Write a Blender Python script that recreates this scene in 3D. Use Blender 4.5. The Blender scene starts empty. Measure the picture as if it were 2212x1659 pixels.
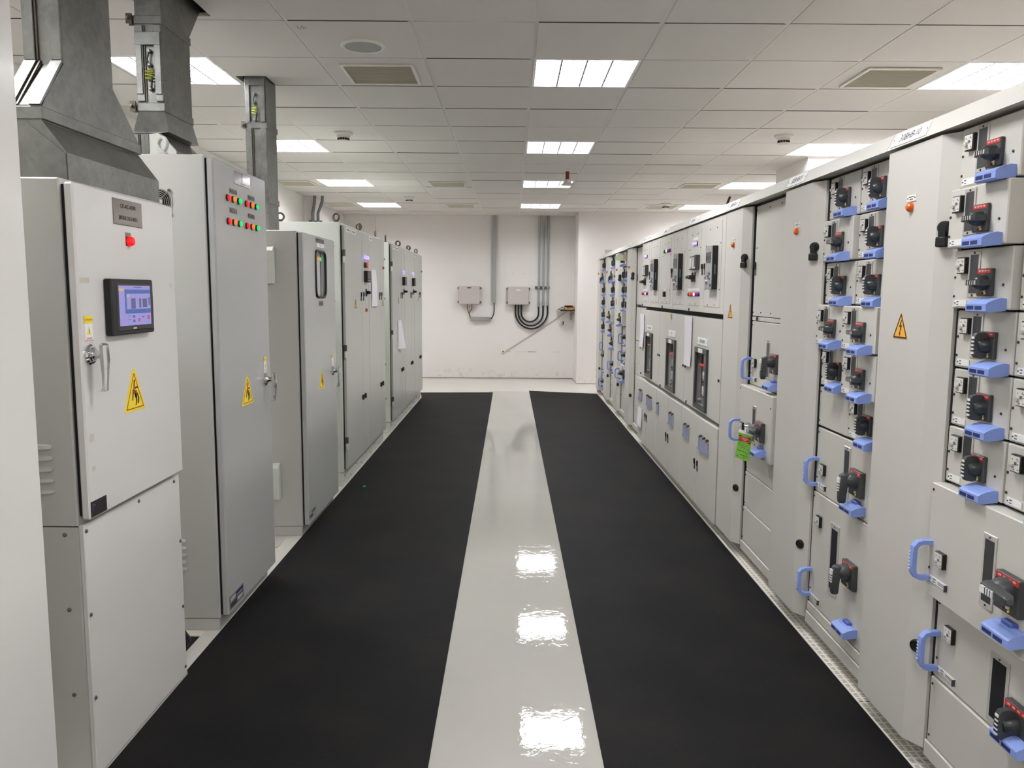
import bpy, bmesh, math, random
from math import pi, sin, cos, radians
from mathutils import Vector, Matrix
random.seed(7)
SC = bpy.context.scene
COL = SC.collection

# ------------------------------------------------------------------ materials
def lin(c):
    c = c / 255.0
    return c / 12.92 if c <= 0.04045 else ((c + 0.055) / 1.055) ** 2.4
def rgb(r, g, b): return (lin(r), lin(g), lin(b), 1)

def mat(name, col, rough=0.5, metal=0.0, emit=0.0, ecol=None, spec=0.5, noise=0.0, nscale=6.0, bump=0.0, bscale=200.0, trans=0.0, alpha=1.0, coat=0.0):
    m = bpy.data.materials.new(name); m.use_nodes = True
    nt = m.node_tree; b = nt.nodes['Principled BSDF']
    c = rgb(*col)
    b.inputs['Base Color'].default_value = c
    b.inputs['Roughness'].default_value = rough
    b.inputs['Metallic'].default_value = metal
    b.inputs['Specular IOR Level'].default_value = spec
    b.inputs['Transmission Weight'].default_value = trans
    b.inputs['Alpha'].default_value = alpha
    b.inputs['Coat Weight'].default_value = coat
    if emit:
        b.inputs['Emission Color'].default_value = rgb(*(ecol or col)); b.inputs['Emission Strength'].default_value = emit
    if noise or bump:
        tc = nt.nodes.new('ShaderNodeTexCoord')
    if noise:
        n = nt.nodes.new('ShaderNodeTexNoise'); n.inputs['Scale'].default_value = nscale; n.inputs['Detail'].default_value = 4
        mx = nt.nodes.new('ShaderNodeMix'); mx.data_type = 'RGBA'
        k = 1 - noise
        mx.inputs['A'].default_value = (c[0]*k, c[1]*k, c[2]*k, 1); mx.inputs['B'].default_value = (min(1, c[0]*(1+noise)), min(1, c[1]*(1+noise)), min(1, c[2]*(1+noise)), 1)
        nt.links.new(tc.outputs['Object'], n.inputs['Vector']); nt.links.new(n.outputs['Fac'], mx.inputs['Factor']); nt.links.new(mx.outputs['Result'], b.inputs['Base Color'])
    if bump:
        n = nt.nodes.new('ShaderNodeTexNoise'); n.inputs['Scale'].default_value = bscale; n.inputs['Detail'].default_value = 2
        bp = nt.nodes.new('ShaderNodeBump'); bp.inputs['Strength'].default_value = bump; bp.inputs['Distance'].default_value = 0.002
        nt.links.new(tc.outputs['Object'], n.inputs['Vector']); nt.links.new(n.outputs['Fac'], bp.inputs['Height']); nt.links.new(bp.outputs['Normal'], b.inputs['Normal'])
    return m

def node(nt, t, **kw):
    n = nt.nodes.new(t)
    for k, v in kw.items(): setattr(n, k, v)
    return n
def mathn(nt, op, a, b=None, c=None):
    n = nt.nodes.new('ShaderNodeMath'); n.operation = op
    for i, v in enumerate((a, b, c)):
        if v is None: continue
        if isinstance(v, (int, float)): n.inputs[i].default_value = v
        else: nt.links.new(v, n.inputs[i])
    return n.outputs[0]

M = {}
M['cab'] = mat('warm_grey_paint', (201, 198, 190), 0.42, bump=0.05, bscale=350, noise=0.02, nscale=3)
M['cab_drawer'] = mat('warm_grey_drawer_paint', (200, 197, 188), 0.42, bump=0.05, bscale=350)
M['grey'] = mat('light_grey_gloss_paint', (174, 175, 172), 0.2, bump=0.04, bscale=120, noise=0.02, nscale=2)
M['grey_side'] = mat('grey_gloss_paint_side', (188, 188, 182), 0.3, bump=0.04, bscale=120)
M['white_cab'] = mat('white_gloss_paint', (228, 226, 221), 0.2, bump=0.03, bscale=90)
M['lgrey'] = mat('pale_grey_gloss_paint', (214, 212, 208), 0.2, bump=0.04, bscale=120, noise=0.015, nscale=2)
M['pale'] = mat('pale_green_grey_paint', (208, 212, 202), 0.35, bump=0.05, bscale=250)
M['pale_door'] = mat('grey_door_paint', (186, 187, 180), 0.33, bump=0.05, bscale=250, noise=0.02, nscale=2)
M['black'] = mat('black_plastic', (16, 16, 17), 0.4)
M['void'] = mat('black_interior', (6, 6, 6), 0.9)
M['gasket'] = mat('black_rubber_gasket', (12, 12, 13), 0.7)
M['dark'] = mat('dark_grey_plastic', (62, 64, 65), 0.4)
M['dark2'] = mat('anthracite_plastic', (44, 47, 47), 0.35)
M['mid'] = mat('mid_grey_plastic', (112, 114, 116), 0.45)
M['relay'] = mat('blue_grey_plastic', (146, 149, 153), 0.45)
M['slot'] = mat('smoked_grey_window', (58, 57, 59), 0.3)
M['clear'] = mat('clear_plastic_frame', (186, 184, 178), 0.12, spec=0.7)
M['blue'] = mat('light_blue_plastic', (134, 157, 220), 0.42)
M['blue_side'] = mat('mid_blue_plastic', (74, 94, 166), 0.45)
M['blue_dark'] = mat('blue_recess', (38, 46, 96), 0.6)
M['red'] = mat('red_label', (196, 44, 36), 0.5)
M['white'] = mat('white_label', (232, 232, 230), 0.45)
M['meter'] = mat('meter_face', (214, 212, 204), 0.35)
M['ink'] = mat('black_ink', (22, 22, 24), 0.6)
M['ink_grey'] = mat('grey_ink', (92, 92, 94), 0.6)
M['ink_red'] = mat('red_ink', (196, 44, 40), 0.6)
M['yellow'] = mat('yellow_sticker', (246, 218, 50), 0.4)
M['amber'] = mat('amber_sticker', (238, 176, 62), 0.4)
M['brown'] = mat('brown_ink', (150, 62, 24), 0.5)
M['orange_lens'] = mat('orange_lamp_lens', (214, 100, 22), 0.25)
M['bezel'] = mat('dark_bezel', (50, 46, 46), 0.4)
M['red_lens'] = mat('red_orange_lamp_lens', (190, 66, 30), 0.3)
M['lit_red'] = mat('lit_red_lens', (215, 20, 26), 0.3, emit=0.28, ecol=(255, 28, 34))
M['lit_orange'] = mat('lit_orange_lens', (225, 120, 24), 0.3, emit=0.28, ecol=(255, 130, 24))
M['lit_green'] = mat('lit_green_lens', (10, 190, 110), 0.3, emit=0.26, ecol=(10, 235, 120))
M['lit_violet'] = mat('lit_violet_display', (170, 150, 255), 0.3, emit=0.4, ecol=(176, 160, 255))
M['lit_pink'] = mat('lit_pink_white_lens', (255, 190, 245), 0.3, emit=0.5, ecol=(255, 196, 248))
M['lens_green'] = mat('dark_green_lens', (22, 84, 52), 0.3)
M['lens_red'] = mat('dark_red_lens', (176, 40, 40), 0.3)
M['lens_blue'] = mat('dark_blue_lens', (40, 30, 150), 0.3)
M['chrome'] = mat('chrome', (215, 216, 218), 0.08, 1.0)
M['steel'] = mat('brushed_steel', (170, 168, 164), 0.28, 1.0)
M['plate_steel'] = mat('engraved_steel', (112, 106, 100), 0.16, 1.0)
M['bolt'] = mat('zinc_bolt', (120, 120, 116), 0.35, 0.9)
M['screw'] = mat('dark_screw', (70, 66, 60), 0.4, 0.7)
M['paper'] = mat('white_paper', (226, 222, 226), 0.8, noise=0.02, nscale=12)
M['board'] = mat('brown_cardboard', (176, 138, 98), 0.85)
M['tag_green'] = mat('green_tag', (120, 186, 62), 0.5)
M['paper_green'] = mat('pale_green_paper', (224, 246, 204), 0.7)
M['note_pink'] = mat('faded_pink_print', (226, 190, 176), 0.7)
M['pocket'] = mat('bluish_clear_pocket', (160, 164, 190), 0.2)
M['boxgrey'] = mat('pinkish_grey_enclosure', (186, 178, 174), 0.5)
M['conduit'] = mat('grey_steel_conduit', (160, 162, 159), 0.42, 0.35)
M['cable'] = mat('black_cable', (14, 14, 15), 0.5)
M['cable_yg'] = mat('green_yellow_wire', (150, 160, 40), 0.5)
M['cable_g'] = mat('green_wire', (26, 56, 40), 0.5)
M['cable_y'] = mat('yellow_wire', (190, 150, 60), 0.5)
M['grey_tube'] = mat('grey_plastic_conduit', (196, 191, 186), 0.5)
M['cream'] = mat('cream_plastic', (226, 220, 204), 0.4)
M['detector'] = mat('white_detector_plastic', (214, 210, 202), 0.45)
M['speaker'] = mat('grey_mesh_grille', (164, 164, 164), 0.7)
M['vent'] = mat('dusty_grille_slat', (204, 200, 184), 0.6)
M['vent_frame'] = mat('white_grille_frame', (222, 219, 210), 0.5)
M['iron'] = mat('dull_iron', (96, 88, 78), 0.5, 0.7)
M['green_bit'] = mat('green_rubber', (20, 120, 92), 0.6)
M['glass'] = mat('window_glass', (200, 206, 204), 0.04, alpha=0.16)
M['tread'] = mat('black_sheet_metal', (52, 56, 56), 0.5, 0.4)
M['wood'] = mat('dark_edged_board', (206, 198, 188), 0.6)
M['wood_edge'] = mat('dark_board_edge', (40, 26, 22), 0.6)

def galvanised():
    m = bpy.data.materials.new('galvanised_steel'); m.use_nodes = True
    nt = m.node_tree; b = nt.nodes['Principled BSDF']; L = nt.links.new
    tc = node(nt, 'ShaderNodeTexCoord')
    n1 = node(nt, 'ShaderNodeTexNoise'); n1.inputs['Scale'].default_value = 8; n1.inputs['Detail'].default_value = 6
    v = node(nt, 'ShaderNodeTexVoronoi'); v.inputs['Scale'].default_value = 55
    L(tc.outputs['Object'], n1.inputs['Vector']); L(tc.outputs['Object'], v.inputs['Vector'])
    sep = node(nt, 'ShaderNodeSeparateColor'); L(v.outputs['Color'], sep.inputs[0])
    f = mathn(nt, 'ADD', mathn(nt, 'MULTIPLY', n1.outputs['Fac'], 0.75), mathn(nt, 'MULTIPLY', sep.outputs[0], 0.10))
    cr = node(nt, 'ShaderNodeValToRGB'); L(f, cr.inputs[0])
    cr.color_ramp.elements[0].position = 0.25; cr.color_ramp.elements[0].color = rgb(98, 99, 95)
    cr.color_ramp.elements[1].position = 0.8; cr.color_ramp.elements[1].color = rgb(150, 151, 146)
    L(cr.outputs[0], b.inputs['Base Color'])
    b.inputs['Metallic'].default_value = 0.75
    L(mathn(nt, 'ADD', 0.28, mathn(nt, 'MULTIPLY', n1.outputs['Fac'], 0.25)), b.inputs['Roughness'])
    bp = node(nt, 'ShaderNodeBump'); bp.inputs['Strength'].default_value = 0.25; bp.inputs['Distance'].default_value = 0.004
    L(n1.outputs['Fac'], bp.inputs['Height']); L(bp.outputs['Normal'], b.inputs['Normal'])
    return m
M['galv'] = galvanised()

def floor_mat():
    m = bpy.data.materials.new('grey_epoxy_floor'); m.use_nodes = True
    nt = m.node_tree; b = nt.nodes['Principled BSDF']; L = nt.links.new
    tc = node(nt, 'ShaderNodeTexCoord')
    n1 = node(nt, 'ShaderNodeTexNoise'); n1.inputs['Scale'].default_value = 1.1; n1.inputs['Detail'].default_value = 4
    L(tc.outputs['Object'], n1.inputs['Vector'])
    cr = node(nt, 'ShaderNodeValToRGB'); L(n1.outputs['Fac'], cr.inputs[0])
    cr.color_ramp.elements[0].position = 0.3; cr.color_ramp.elements[0].color = rgb(172, 170, 163)
    cr.color_ramp.elements[1].position = 0.7; cr.color_ramp.elements[1].color = rgb(178, 176, 168)
    L(cr.outputs[0], b.inputs['Base Color'])
    b.inputs['Roughness'].default_value = 0.025
    b.inputs['Specular IOR Level'].default_value = 0.5
    n2 = node(nt, 'ShaderNodeTexNoise'); n2.inputs['Scale'].default_value = 16; n2.inputs['Detail'].default_value = 3; n2.inputs['Distortion'].default_value = 1.2
    n3 = node(nt, 'ShaderNodeTexNoise'); n3.inputs['Scale'].default_value = 70; n3.inputs['Detail'].default_value = 2
    L(tc.outputs['Object'], n2.inputs['Vector']); L(tc.outputs['Object'], n3.inputs['Vector'])
    h = mathn(nt, 'ADD', n2.outputs['Fac'], mathn(nt, 'MULTIPLY', n3.outputs['Fac'], 0.22))
    bp = node(nt, 'ShaderNodeBump'); bp.inputs['Strength'].default_value = 0.3; bp.inputs['Distance'].default_value = 0.0011
    L(h, bp.inputs['Height']); L(bp.outputs['Normal'], b.inputs['Normal'])
    return m
M['floor'] = floor_mat()
M['floor_cream'] = mat('cream_epoxy_floor', (200, 196, 188), 0.12, noise=0.02, nscale=2, bump=0.15, bscale=12)

def rubber_mat():
    m = bpy.data.materials.new('black_rubber_mat'); m.use_nodes = True
    nt = m.node_tree; b = nt.nodes['Principled BSDF']; L = nt.links.new
    tc = node(nt, 'ShaderNodeTexCoord')
    n1 = node(nt, 'ShaderNodeTexNoise'); n1.inputs['Scale'].default_value = 2.2; n1.inputs['Detail'].default_value = 6
    n2 = node(nt, 'ShaderNodeTexNoise'); n2.inputs['Scale'].default_value = 160; n2.inputs['Detail'].default_value = 3
    L(tc.outputs['Object'], n1.inputs['Vector']); L(tc.outputs['Object'], n2.inputs['Vector'])
    cr = node(nt, 'ShaderNodeValToRGB'); L(n1.outputs['Fac'], cr.inputs[0])
    cr.color_ramp.elements[0].position = 0.35; cr.color_ramp.elements[0].color = rgb(17, 17, 19)
    cr.color_ramp.elements[1].position = 0.75; cr.color_ramp.elements[1].color = rgb(30, 28, 26)
    L(cr.outputs[0], b.inputs['Base Color'])
    b.inputs['Roughness'].default_value = 0.62; b.inputs['Specular IOR Level'].default_value = 0.1
    bp = node(nt, 'ShaderNodeBump'); bp.inputs['Strength'].default_value = 0.5; bp.inputs['Distance'].default_value = 0.002
    L(mathn(nt, 'ADD', n2.outputs['Fac'], mathn(nt, 'MULTIPLY', n1.outputs['Fac'], 3.0)), bp.inputs['Height']); L(bp.outputs['Normal'], b.inputs['Normal'])
    return m
M['rubber'] = rubber_mat()

def wall_mat():
    m = bpy.data.materials.new('white_wall_paint'); m.use_nodes = True
    nt = m.node_tree; b = nt.nodes['Principled BSDF']; L = nt.links.new
    tc = node(nt, 'ShaderNodeTexCoord')
    n1 = node(nt, 'ShaderNodeTexNoise'); n1.inputs['Scale'].default_value = 14; n1.inputs['Detail'].default_value = 8
    L(tc.outputs['Object'], n1.inputs['Vector'])
    sx = node(nt, 'ShaderNodeSeparateXYZ'); L(tc.outputs['Object'], sx.inputs[0])
    low = mathn(nt, 'MULTIPLY', mathn(nt, 'SUBTRACT', 0.20, sx.outputs[2]), 5.0)     # scuffs and damp marks near the skirting
    low = mathn(nt, 'MAXIMUM', low, 0.0)
    spot = mathn(nt, 'MULTIPLY', low, mathn(nt, 'MAXIMUM', mathn(nt, 'MULTIPLY', mathn(nt, 'SUBTRACT', n1.outputs['Fac'], 0.53), 4.0), 0.0))
    spot = mathn(nt, 'MINIMUM', spot, 0.22)
    mx = node(nt, 'ShaderNodeMix', data_type='RGBA'); L(spot, mx.inputs['Factor'])
    mx.inputs['A'].default_value = rgb(225, 221, 217); mx.inputs['B'].default_value = rgb(150, 142, 122)
    L(mx.outputs['Result'], b.inputs['Base Color'])
    b.inputs['Roughness'].default_value = 0.6
    return m
M['wall'] = wall_mat()
M['tile'] = mat('ceiling_tile', (213, 210, 205), 0.9, bump=0.3, bscale=260, noise=0.02, nscale=1.5)
M['tbar'] = mat('ceiling_grid_white', (216, 214, 210), 0.5)

def perforated_mat():
    m = bpy.data.materials.new('perforated_cream_plate'); m.use_nodes = True
    nt = m.node_tree; b = nt.nodes['Principled BSDF']; L = nt.links.new
    tc = node(nt, 'ShaderNodeTexCoord'); sx = node(nt, 'ShaderNodeSeparateXYZ'); L(tc.outputs['Object'], sx.inputs[0])
    def pulse(v, per, lo, hi):
        f = mathn(nt, 'FRACT', mathn(nt, 'DIVIDE', v, per))
        return mathn(nt, 'MULTIPLY', mathn(nt, 'GREATER_THAN', f, lo), mathn(nt, 'LESS_THAN', f, hi))
    g = pulse(sx.outputs[0], 0.0345, 0.16, 0.94)
    s = pulse(sx.outputs[0], 0.0069, 0.28, 0.72)
    a = pulse(sx.outputs[1], 0.0235, 0.18, 0.82)
    f = mathn(nt, 'MULTIPLY', mathn(nt, 'MULTIPLY', g, s), a)
    mx = node(nt, 'ShaderNodeMix', data_type='RGBA'); L(f, mx.inputs['Factor'])
    mx.inputs['A'].default_value = rgb(236, 231, 218); mx.inputs['B'].default_value = rgb(84, 78, 70)
    L(mx.outputs['Result'], b.inputs['Base Color']); b.inputs['Roughness'].default_value = 0.45
    return m
M['perf'] = perforated_mat()
M['tube'] = mat('lit_fluorescent_reflector', (255, 255, 255), 0.5, emit=16.0, ecol=(252, 252, 255))
M['louvre'] = mat('satin_aluminium_louvre', (150, 150, 156), 0.45, 0.3)
M['lightbox'] = mat('white_light_housing', (240, 240, 240), 0.5)

# ------------------------------------------------------------------ mesh builder
_txt = {}
def text_mesh(s):
    if s not in _txt:
        c = bpy.data.curves.new('t', 'FONT'); c.body = s; c.size = 1.0; c.align_x = 'CENTER'; c.align_y = 'CENTER'; c.resolution_u = 2
        o = bpy.data.objects.new('t', c); COL.objects.link(o)
        bpy.context.view_layer.update()
        me = bpy.data.meshes.new_from_object(o.evaluated_get(bpy.context.evaluated_depsgraph_get()))
        bpy.data.objects.remove(o); bpy.data.curves.remove(c)
        _txt[s] = me
    return _txt[s]

M['tile_edge'] = mat('raw_tile_edge', (84, 82, 78), 0.9)
M['stem_red'] = mat('dark_red_enamel', (124, 24, 28), 0.4)
class MB:
    def __init__(s): s.bm = bmesh.new(); s.mats = []; s.xf = None
    def _m(s, m):
        m = M[m] if isinstance(m, str) else m
        if m not in s.mats: s.mats.append(m)
        return s.mats.index(m)
    def _fin(s, verts, m):
        i = s._m(m); vs = set(verts)
        for f in {f for v in verts for f in v.link_faces}:
            f.material_index = i
        if s.xf is not None: bmesh.ops.transform(s.bm, matrix=s.xf, verts=list(vs))
    def box(s, x0, x1, y0, y1, z0, z1, m, bev=0.0, seg=1):
        x0, x1 = min(x0, x1), max(x0, x1); y0, y1 = min(y0, y1), max(y0, y1); z0, z1 = min(z0, z1), max(z0, z1)
        v = [s.bm.verts.new(p) for p in ((x0,y0,z0),(x1,y0,z0),(x1,y1,z0),(x0,y1,z0),(x0,y0,z1),(x1,y0,z1),(x1,y1,z1),(x0,y1,z1))]
        fs = [s.bm.faces.new([v[i] for i in q]) for q in ((0,3,2,1),(4,5,6,7),(0,1,5,4),(1,2,6,5),(2,3,7,6),(3,0,4,7))]
        if bev:
            ed = list({e for f in fs for e in f.edges})
            r = bmesh.ops.bevel(s.bm, geom=ed, offset=bev, segments=seg, affect='EDGES', profile=0.5)
            v = list({q for f in r['faces'] for q in f.verts} | {q for q in v if q.is_valid})
            v = list({q for q in v} | {w for q in v for e in q.link_edges for w in e.verts})
        s._fin(v, m); return s
    def prism(s, pts, a0, a1, m, axis='y'):
        """outline pts extruded along an axis: 'y' pts are (x,z); 'x' pts are (y,z); 'z' pts are (x,y)"""
        def P(p, a):
            return (p[0], a, p[1]) if axis == 'y' else (a, p[0], p[1]) if axis == 'x' else (p[0], p[1], a)
        A = [s.bm.verts.new(P(p, a0)) for p in pts]; B = [s.bm.verts.new(P(p, a1)) for p in pts]
        n = len(pts); fs = [s.bm.faces.new(A), s.bm.faces.new(B)]
        for i in range(n): fs.append(s.bm.faces.new((A[i], A[(i+1) % n], B[(i+1) % n], B[i])))
        bmesh.ops.recalc_face_normals(s.bm, faces=fs)
        s._fin(A + B, m); return s
    def loft(s, rings, m, cap=True):
        R = [[s.bm.verts.new(p) for p in r] for r in rings]; n = len(R[0]); fs = []
        for a, b in zip(R[:-1], R[1:]):
            for i in range(n): fs.append(s.bm.faces.new((a[i], a[(i+1) % n], b[(i+1) % n], b[i])))
        if cap: fs += [s.bm.faces.new(R[0]), s.bm.faces.new(R[-1])]
        bmesh.ops.recalc_face_normals(s.bm, faces=fs)
        s._fin([v for r in R for v in r], m); return s
    def lathe(s, prof, c, m, axis='y', n=20, cap=True, ph=0.0):
        """prof: list of (r, t) along axis from c"""
        rings = []
        for r, t in prof:
            ring = []
            for i in range(n):
                a = 2*pi*i/n + ph; u, w = r*cos(a), r*sin(a)
                if axis == 'y': ring.append((c[0]+u, c[1]+t, c[2]+w))
                elif axis == 'z': ring.append((c[0]+u, c[1]+w, c[2]+t))
                else: ring.append((c[0]+t, c[1]+u, c[2]+w))
            rings.append(ring)
        return s.loft(rings, m, cap)
    def cyl(s, c, r, t0, t1, m, axis='y', n=16): return s.lathe([(r, t0), (r, t1)], c, m, axis, n)
    def tube(s, pts, r, m, n=8, cap=True, closed=False):
        pts = [Vector(p) for p in pts]; rings = []; N = len(pts); up = None
        for i, p in enumerate(pts):
            if closed: t = (pts[(i+1) % N] - pts[i-1])
            else: t = pts[min(i+1, N-1)] - pts[max(i-1, 0)]
            t.normalize()
            if up is None:
                up = Vector((0, 0, 1)) if abs(t.z) < 0.9 else Vector((1, 0, 0))
            a = (up - t*up.dot(t)).normalized(); b = t.cross(a); up = a
            rings.append([p + (a*cos(2*pi*k/n) + b*sin(2*pi*k/n))*r for k in range(n)])
        if closed: rings.append(rings[0]); cap = False
        return s.loft(rings, m, cap)
    def torus(s, c, R, r, m, normal='y', n=20, k=8, a0=0.0, a1=2*pi):
        full = abs(a1-a0-2*pi) < 1e-6; N = n if full else n+1
        P = []
        for i in range(N):
            a = a0 + (a1-a0)*i/n; u, w = R*cos(a), R*sin(a)
            P.append((c[0]+u, c[1], c[2]+w) if normal == 'y' else (c[0], c[1]+u, c[2]+w) if normal == 'x' else (c[0]+u, c[1]+w, c[2]))
        return s.tube(P, r, m, k, closed=full)
    def text(s, t, x, y, z, size, m, sx=1.0):
        me = text_mesh(t)
        vs = [s.bm.verts.new((x + v.co.x*size*sx, y, z + v.co.y*size)) for v in me.vertices]
        for p in me.polygons:
            try: s.bm.faces.new([vs[i] for i in p.vertices])
            except ValueError: pass
        s._fin(vs, m); return s
    def mesh(s, name):
        me = bpy.data.meshes.new(name); s.bm.to_mesh(me); s.bm.free()
        for m in s.mats: me.materials.append(m)
        return me

def obj(name, mb, parent=None, loc=(0, 0, 0), smooth=False, rot=None):
    me = mb.mesh(name) if isinstance(mb, MB) else mb
    if smooth:
        me.shade_smooth()
        me.set_sharp_from_angle(angle=radians(38))
    o = bpy.data.objects.new(name, me); COL.objects.link(o); o.location = loc
    if rot: o.rotation_euler = rot
    if parent: o.parent = parent
    return o
def tag(o, label, cat, group=None):
    o['label'] = label; o['category'] = cat
    if group: o['group'] = group
    return o
def thing(name, label, cat, loc=(0, 0, 0), rz=0.0, group=None):
    o = bpy.data.objects.new(name, None); COL.objects.link(o); o.empty_display_size = 0.1
    o.location = loc; o.rotation_euler = (0, 0, rz)
    return tag(o, label, cat, group)
def struct(name, mb, parent=None, loc=(0, 0, 0)):
    o = obj(name, mb, parent, loc)
    if parent is None: o['kind'] = 'structure'
    return o
_proto = {}
def proto(key, fn, smooth=False):
    if key not in _proto:
        me = fn().mesh(key if isinstance(key, str) else key[0])
        if smooth:
            me.shade_smooth(); me.set_sharp_from_angle(angle=radians(38))
        _proto[key] = me
    return _proto[key]
def B(x0, x1, y0, y1, z0, z1, m, bev=0.0): return MB().box(x0, x1, y0, y1, z0, z1, m, bev)

# ------------------------------------------------------------------ room
H = 2.752
GX0, GY0, GS = 0.1095, 3.941, 0.6
fl = MB()
fl.box(-2.85, 3.3, -6.0, 13.6, -0.1, 0.0, 'floor_cream')
struct('floor', fl)
struct('floor_walkway', MB().box(-0.33, 0.34, -6.0, 11.72, 0.0, 0.0015, 'floor'))
struct('wall_back', B(-2.95, 1.05, 13.54, 13.7, 0, 2.9, 'wall'))
struct('wall_back_right', B(1.05, 3.3, 12.79, 13.7, 0, 2.9, 'wall'))
struct('wall_left', B(-3.0, -2.85, -6.0, 13.6, 0, 2.9, 'wall'))
struct('wall_left_column', B(-2.85, -2.72, 11.0, 11.5, 0, 2.752, 'wall'))
struct('wall_right', B(3.25, 3.4, -6.0, 13.6, 0, 2.9, 'wall'))
struct('wall_right_column', B(2.76, 3.25, 7.6, 8.5, 0, 2.752, 'wall'))
struct('wall_rear', B(-3.0, 3.4, -6.15, -6.0, 0, 2.9, 'wall'))
M['crack'] = mat('dirty_wall_joint', (138, 132, 120), 0.9, noise=0.2, nscale=20)
struct('baseboard_back', MB().box(-2.85, 1.05, 13.536, 13.54, 0.0, 0.012, 'crack').box(1.046, 1.05, 12.79, 13.54, 0.0, 0.010, 'crack').box(1.05, 2.0, 12.786, 12.79, 0.0, 0.008, 'crack'))
struct('trim_1', B(-2.335, -2.31, 13.515, 13.54, 0.0, 2.752, 'wall', 0.004))

LIGHTS = [(c, r) for c in (0, 4, -4) for r in (-11, -7, -3, 1, 5, 9, 13)]  # rearmost row is added out of view to brighten the low cabinet faces
VENTS = [(-2, 1), (-2, 9), (-2, 13), (3, 1), (3, 9), (3, 13), (-5, 9), (-5, 13)]
ce = MB(); gr = MB()
for c in range(-5, 6):
    for r in range(-17, 17):
        x0, y0 = GX0 + GS*c, GY0 + GS*r
        x1, y1 = x0 + GS, y0 + GS
        if y1 < -6.0: continue
        y0 = max(y0, -6.0)
        if c >= 2 and y0 > 12.6: continue
        if (c, r) in LIGHTS: continue
        x1 = min(x1, 3.25); x0 = max(x0, -2.85); y1 = min(y1, 13.54)
        if x1 - x0 < 0.03 or y1 - y0 < 0.03: continue
        g = 0.008
        if (c, r) == (-3, -1):                      # the tile the second cable duct passes through is cut short
            ce.box(-1.425, x1-g, y0+g, y1-g, H, H+0.016, 'tile')
            ce.box(x0+g, -1.425, 3.89, y1-g, H, H+0.016, 'tile'); continue
        if (c, r) == (-3, 1):                       # tile notched round the third duct
            ce.box(-1.49, x1-g, y0+g, y1-g, H, H+0.016, 'tile'); ce.box(x0+g, -1.49, 5.18, y1-g, H, H+0.016, 'tile')
            ce.box(x0+g, -1.49, y0+g, 4.93, H, H+0.016, 'tile'); continue
        if (c, r) == (-3, -3): continue
        dz = random.choice((0, 0, 0.001, 0.002))
        ce.box(x0+g, x1-g, y0+g, y1-g, H+dz, H+0.016, 'tile')
        if random.random() < 0.85: ce.box(x0+g, x1-g-0.01, y0+g-0.0015, y0+g, H+dz+0.0005, H+0.016, 'tile_edge')
struct('ceiling', ce)
for c in range(-4, 6):
    x = GX0 + GS*c
    gr.box(x-0.012, x+0.012, -6.0, 13.54 if c < 2 else 12.79, H+0.004, H+0.03, 'tbar')
for r in range(-16, 17):
    y = GY0 + GS*r
    gr.box(-2.85, 3.25 if y < 12.7 else 1.05, y-0.012, y+0.012, H+0.0045, H+0.03, 'tbar')
gr.box(-2.85, -2.83, -6.0, 13.54, H+0.004, H+0.03, 'tbar')
struct('trim_2', gr)
lid = MB().box(-2.95, 3.3, -6.1, 13.6, H+0.35, H+0.36, 'void')
struct('ceiling_void_slab', lid)

# ------------------------------------------------------------------ ceiling fittings
def pos_word(c):
    return {0: 'central', 4: 'right-hand', -4: 'left-hand'}[c]
near = {-11: 'added out of view behind the viewer for more light', -7: 'over the room entrance end', -3: 'directly over the front of the aisle', 1: 'nearest of its row in view', 5: 'second from the viewer', 9: 'third from the viewer', 13: 'farthest, by the end wall'}
def light_meshes():
    h = MB()
    for a in ((0.004, 0.018, 0.004, 0.596), (0.582, 0.596, 0.004, 0.596), (0.018, 0.582, 0.004, 0.018), (0.018, 0.582, 0.582, 0.596)):
        h.box(a[0], a[1], a[2], a[3], 0.0, 0.05, 'lightbox')
    h.box(0.004, 0.596, 0.004, 0.596, 0.05, 0.055, 'lightbox')
    l = MB()
    for i in (1, 2, 3):
        x = 0.018 + 0.141*i
        l.prism([(x-0.005, 0.001), (x+0.005, 0.001), (x+0.008, 0.022), (x-0.008, 0.022)], 0.018, 0.582, 'louvre')
    for i in range(4):
        for j in range(1, 7):
            y = 0.018 + 0.564*j/7
            xa = 0.018 + 0.141*i
            l.prism([(y-0.003, 0.006), (y+0.003, 0.006), (y+0.005, 0.022), (y-0.005, 0.022)], xa+0.008, xa+0.133, 'louvre', 'x')
    t = MB().prism([(0.026, 0.026), (0.0595, 0.032), (0.0885, 0.028), (0.1175, 0.032), (0.151, 0.026), (0.151, 0.036), (0.026, 0.036)], 0.02, 0.58, 'tube', 'y')
    return h.mesh('housing'), l.mesh('louvre'), t.mesh('lit_reflector')
lh, ll, lt = light_meshes()
for c, r in LIGHTS:
    t = thing('ceiling_light', 'square louvred fluorescent ceiling light, %s row, %s' % (pos_word(c), near[r]), 'light', (GX0+GS*c, GY0+GS*r, H), 0, 'fluorescent ceiling lights')
    obj('housing', lh, t); obj('louvre', ll, t)
    for i in range(4): obj('lit_reflector', lt, t, (0.141*i, 0, 0))

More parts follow.
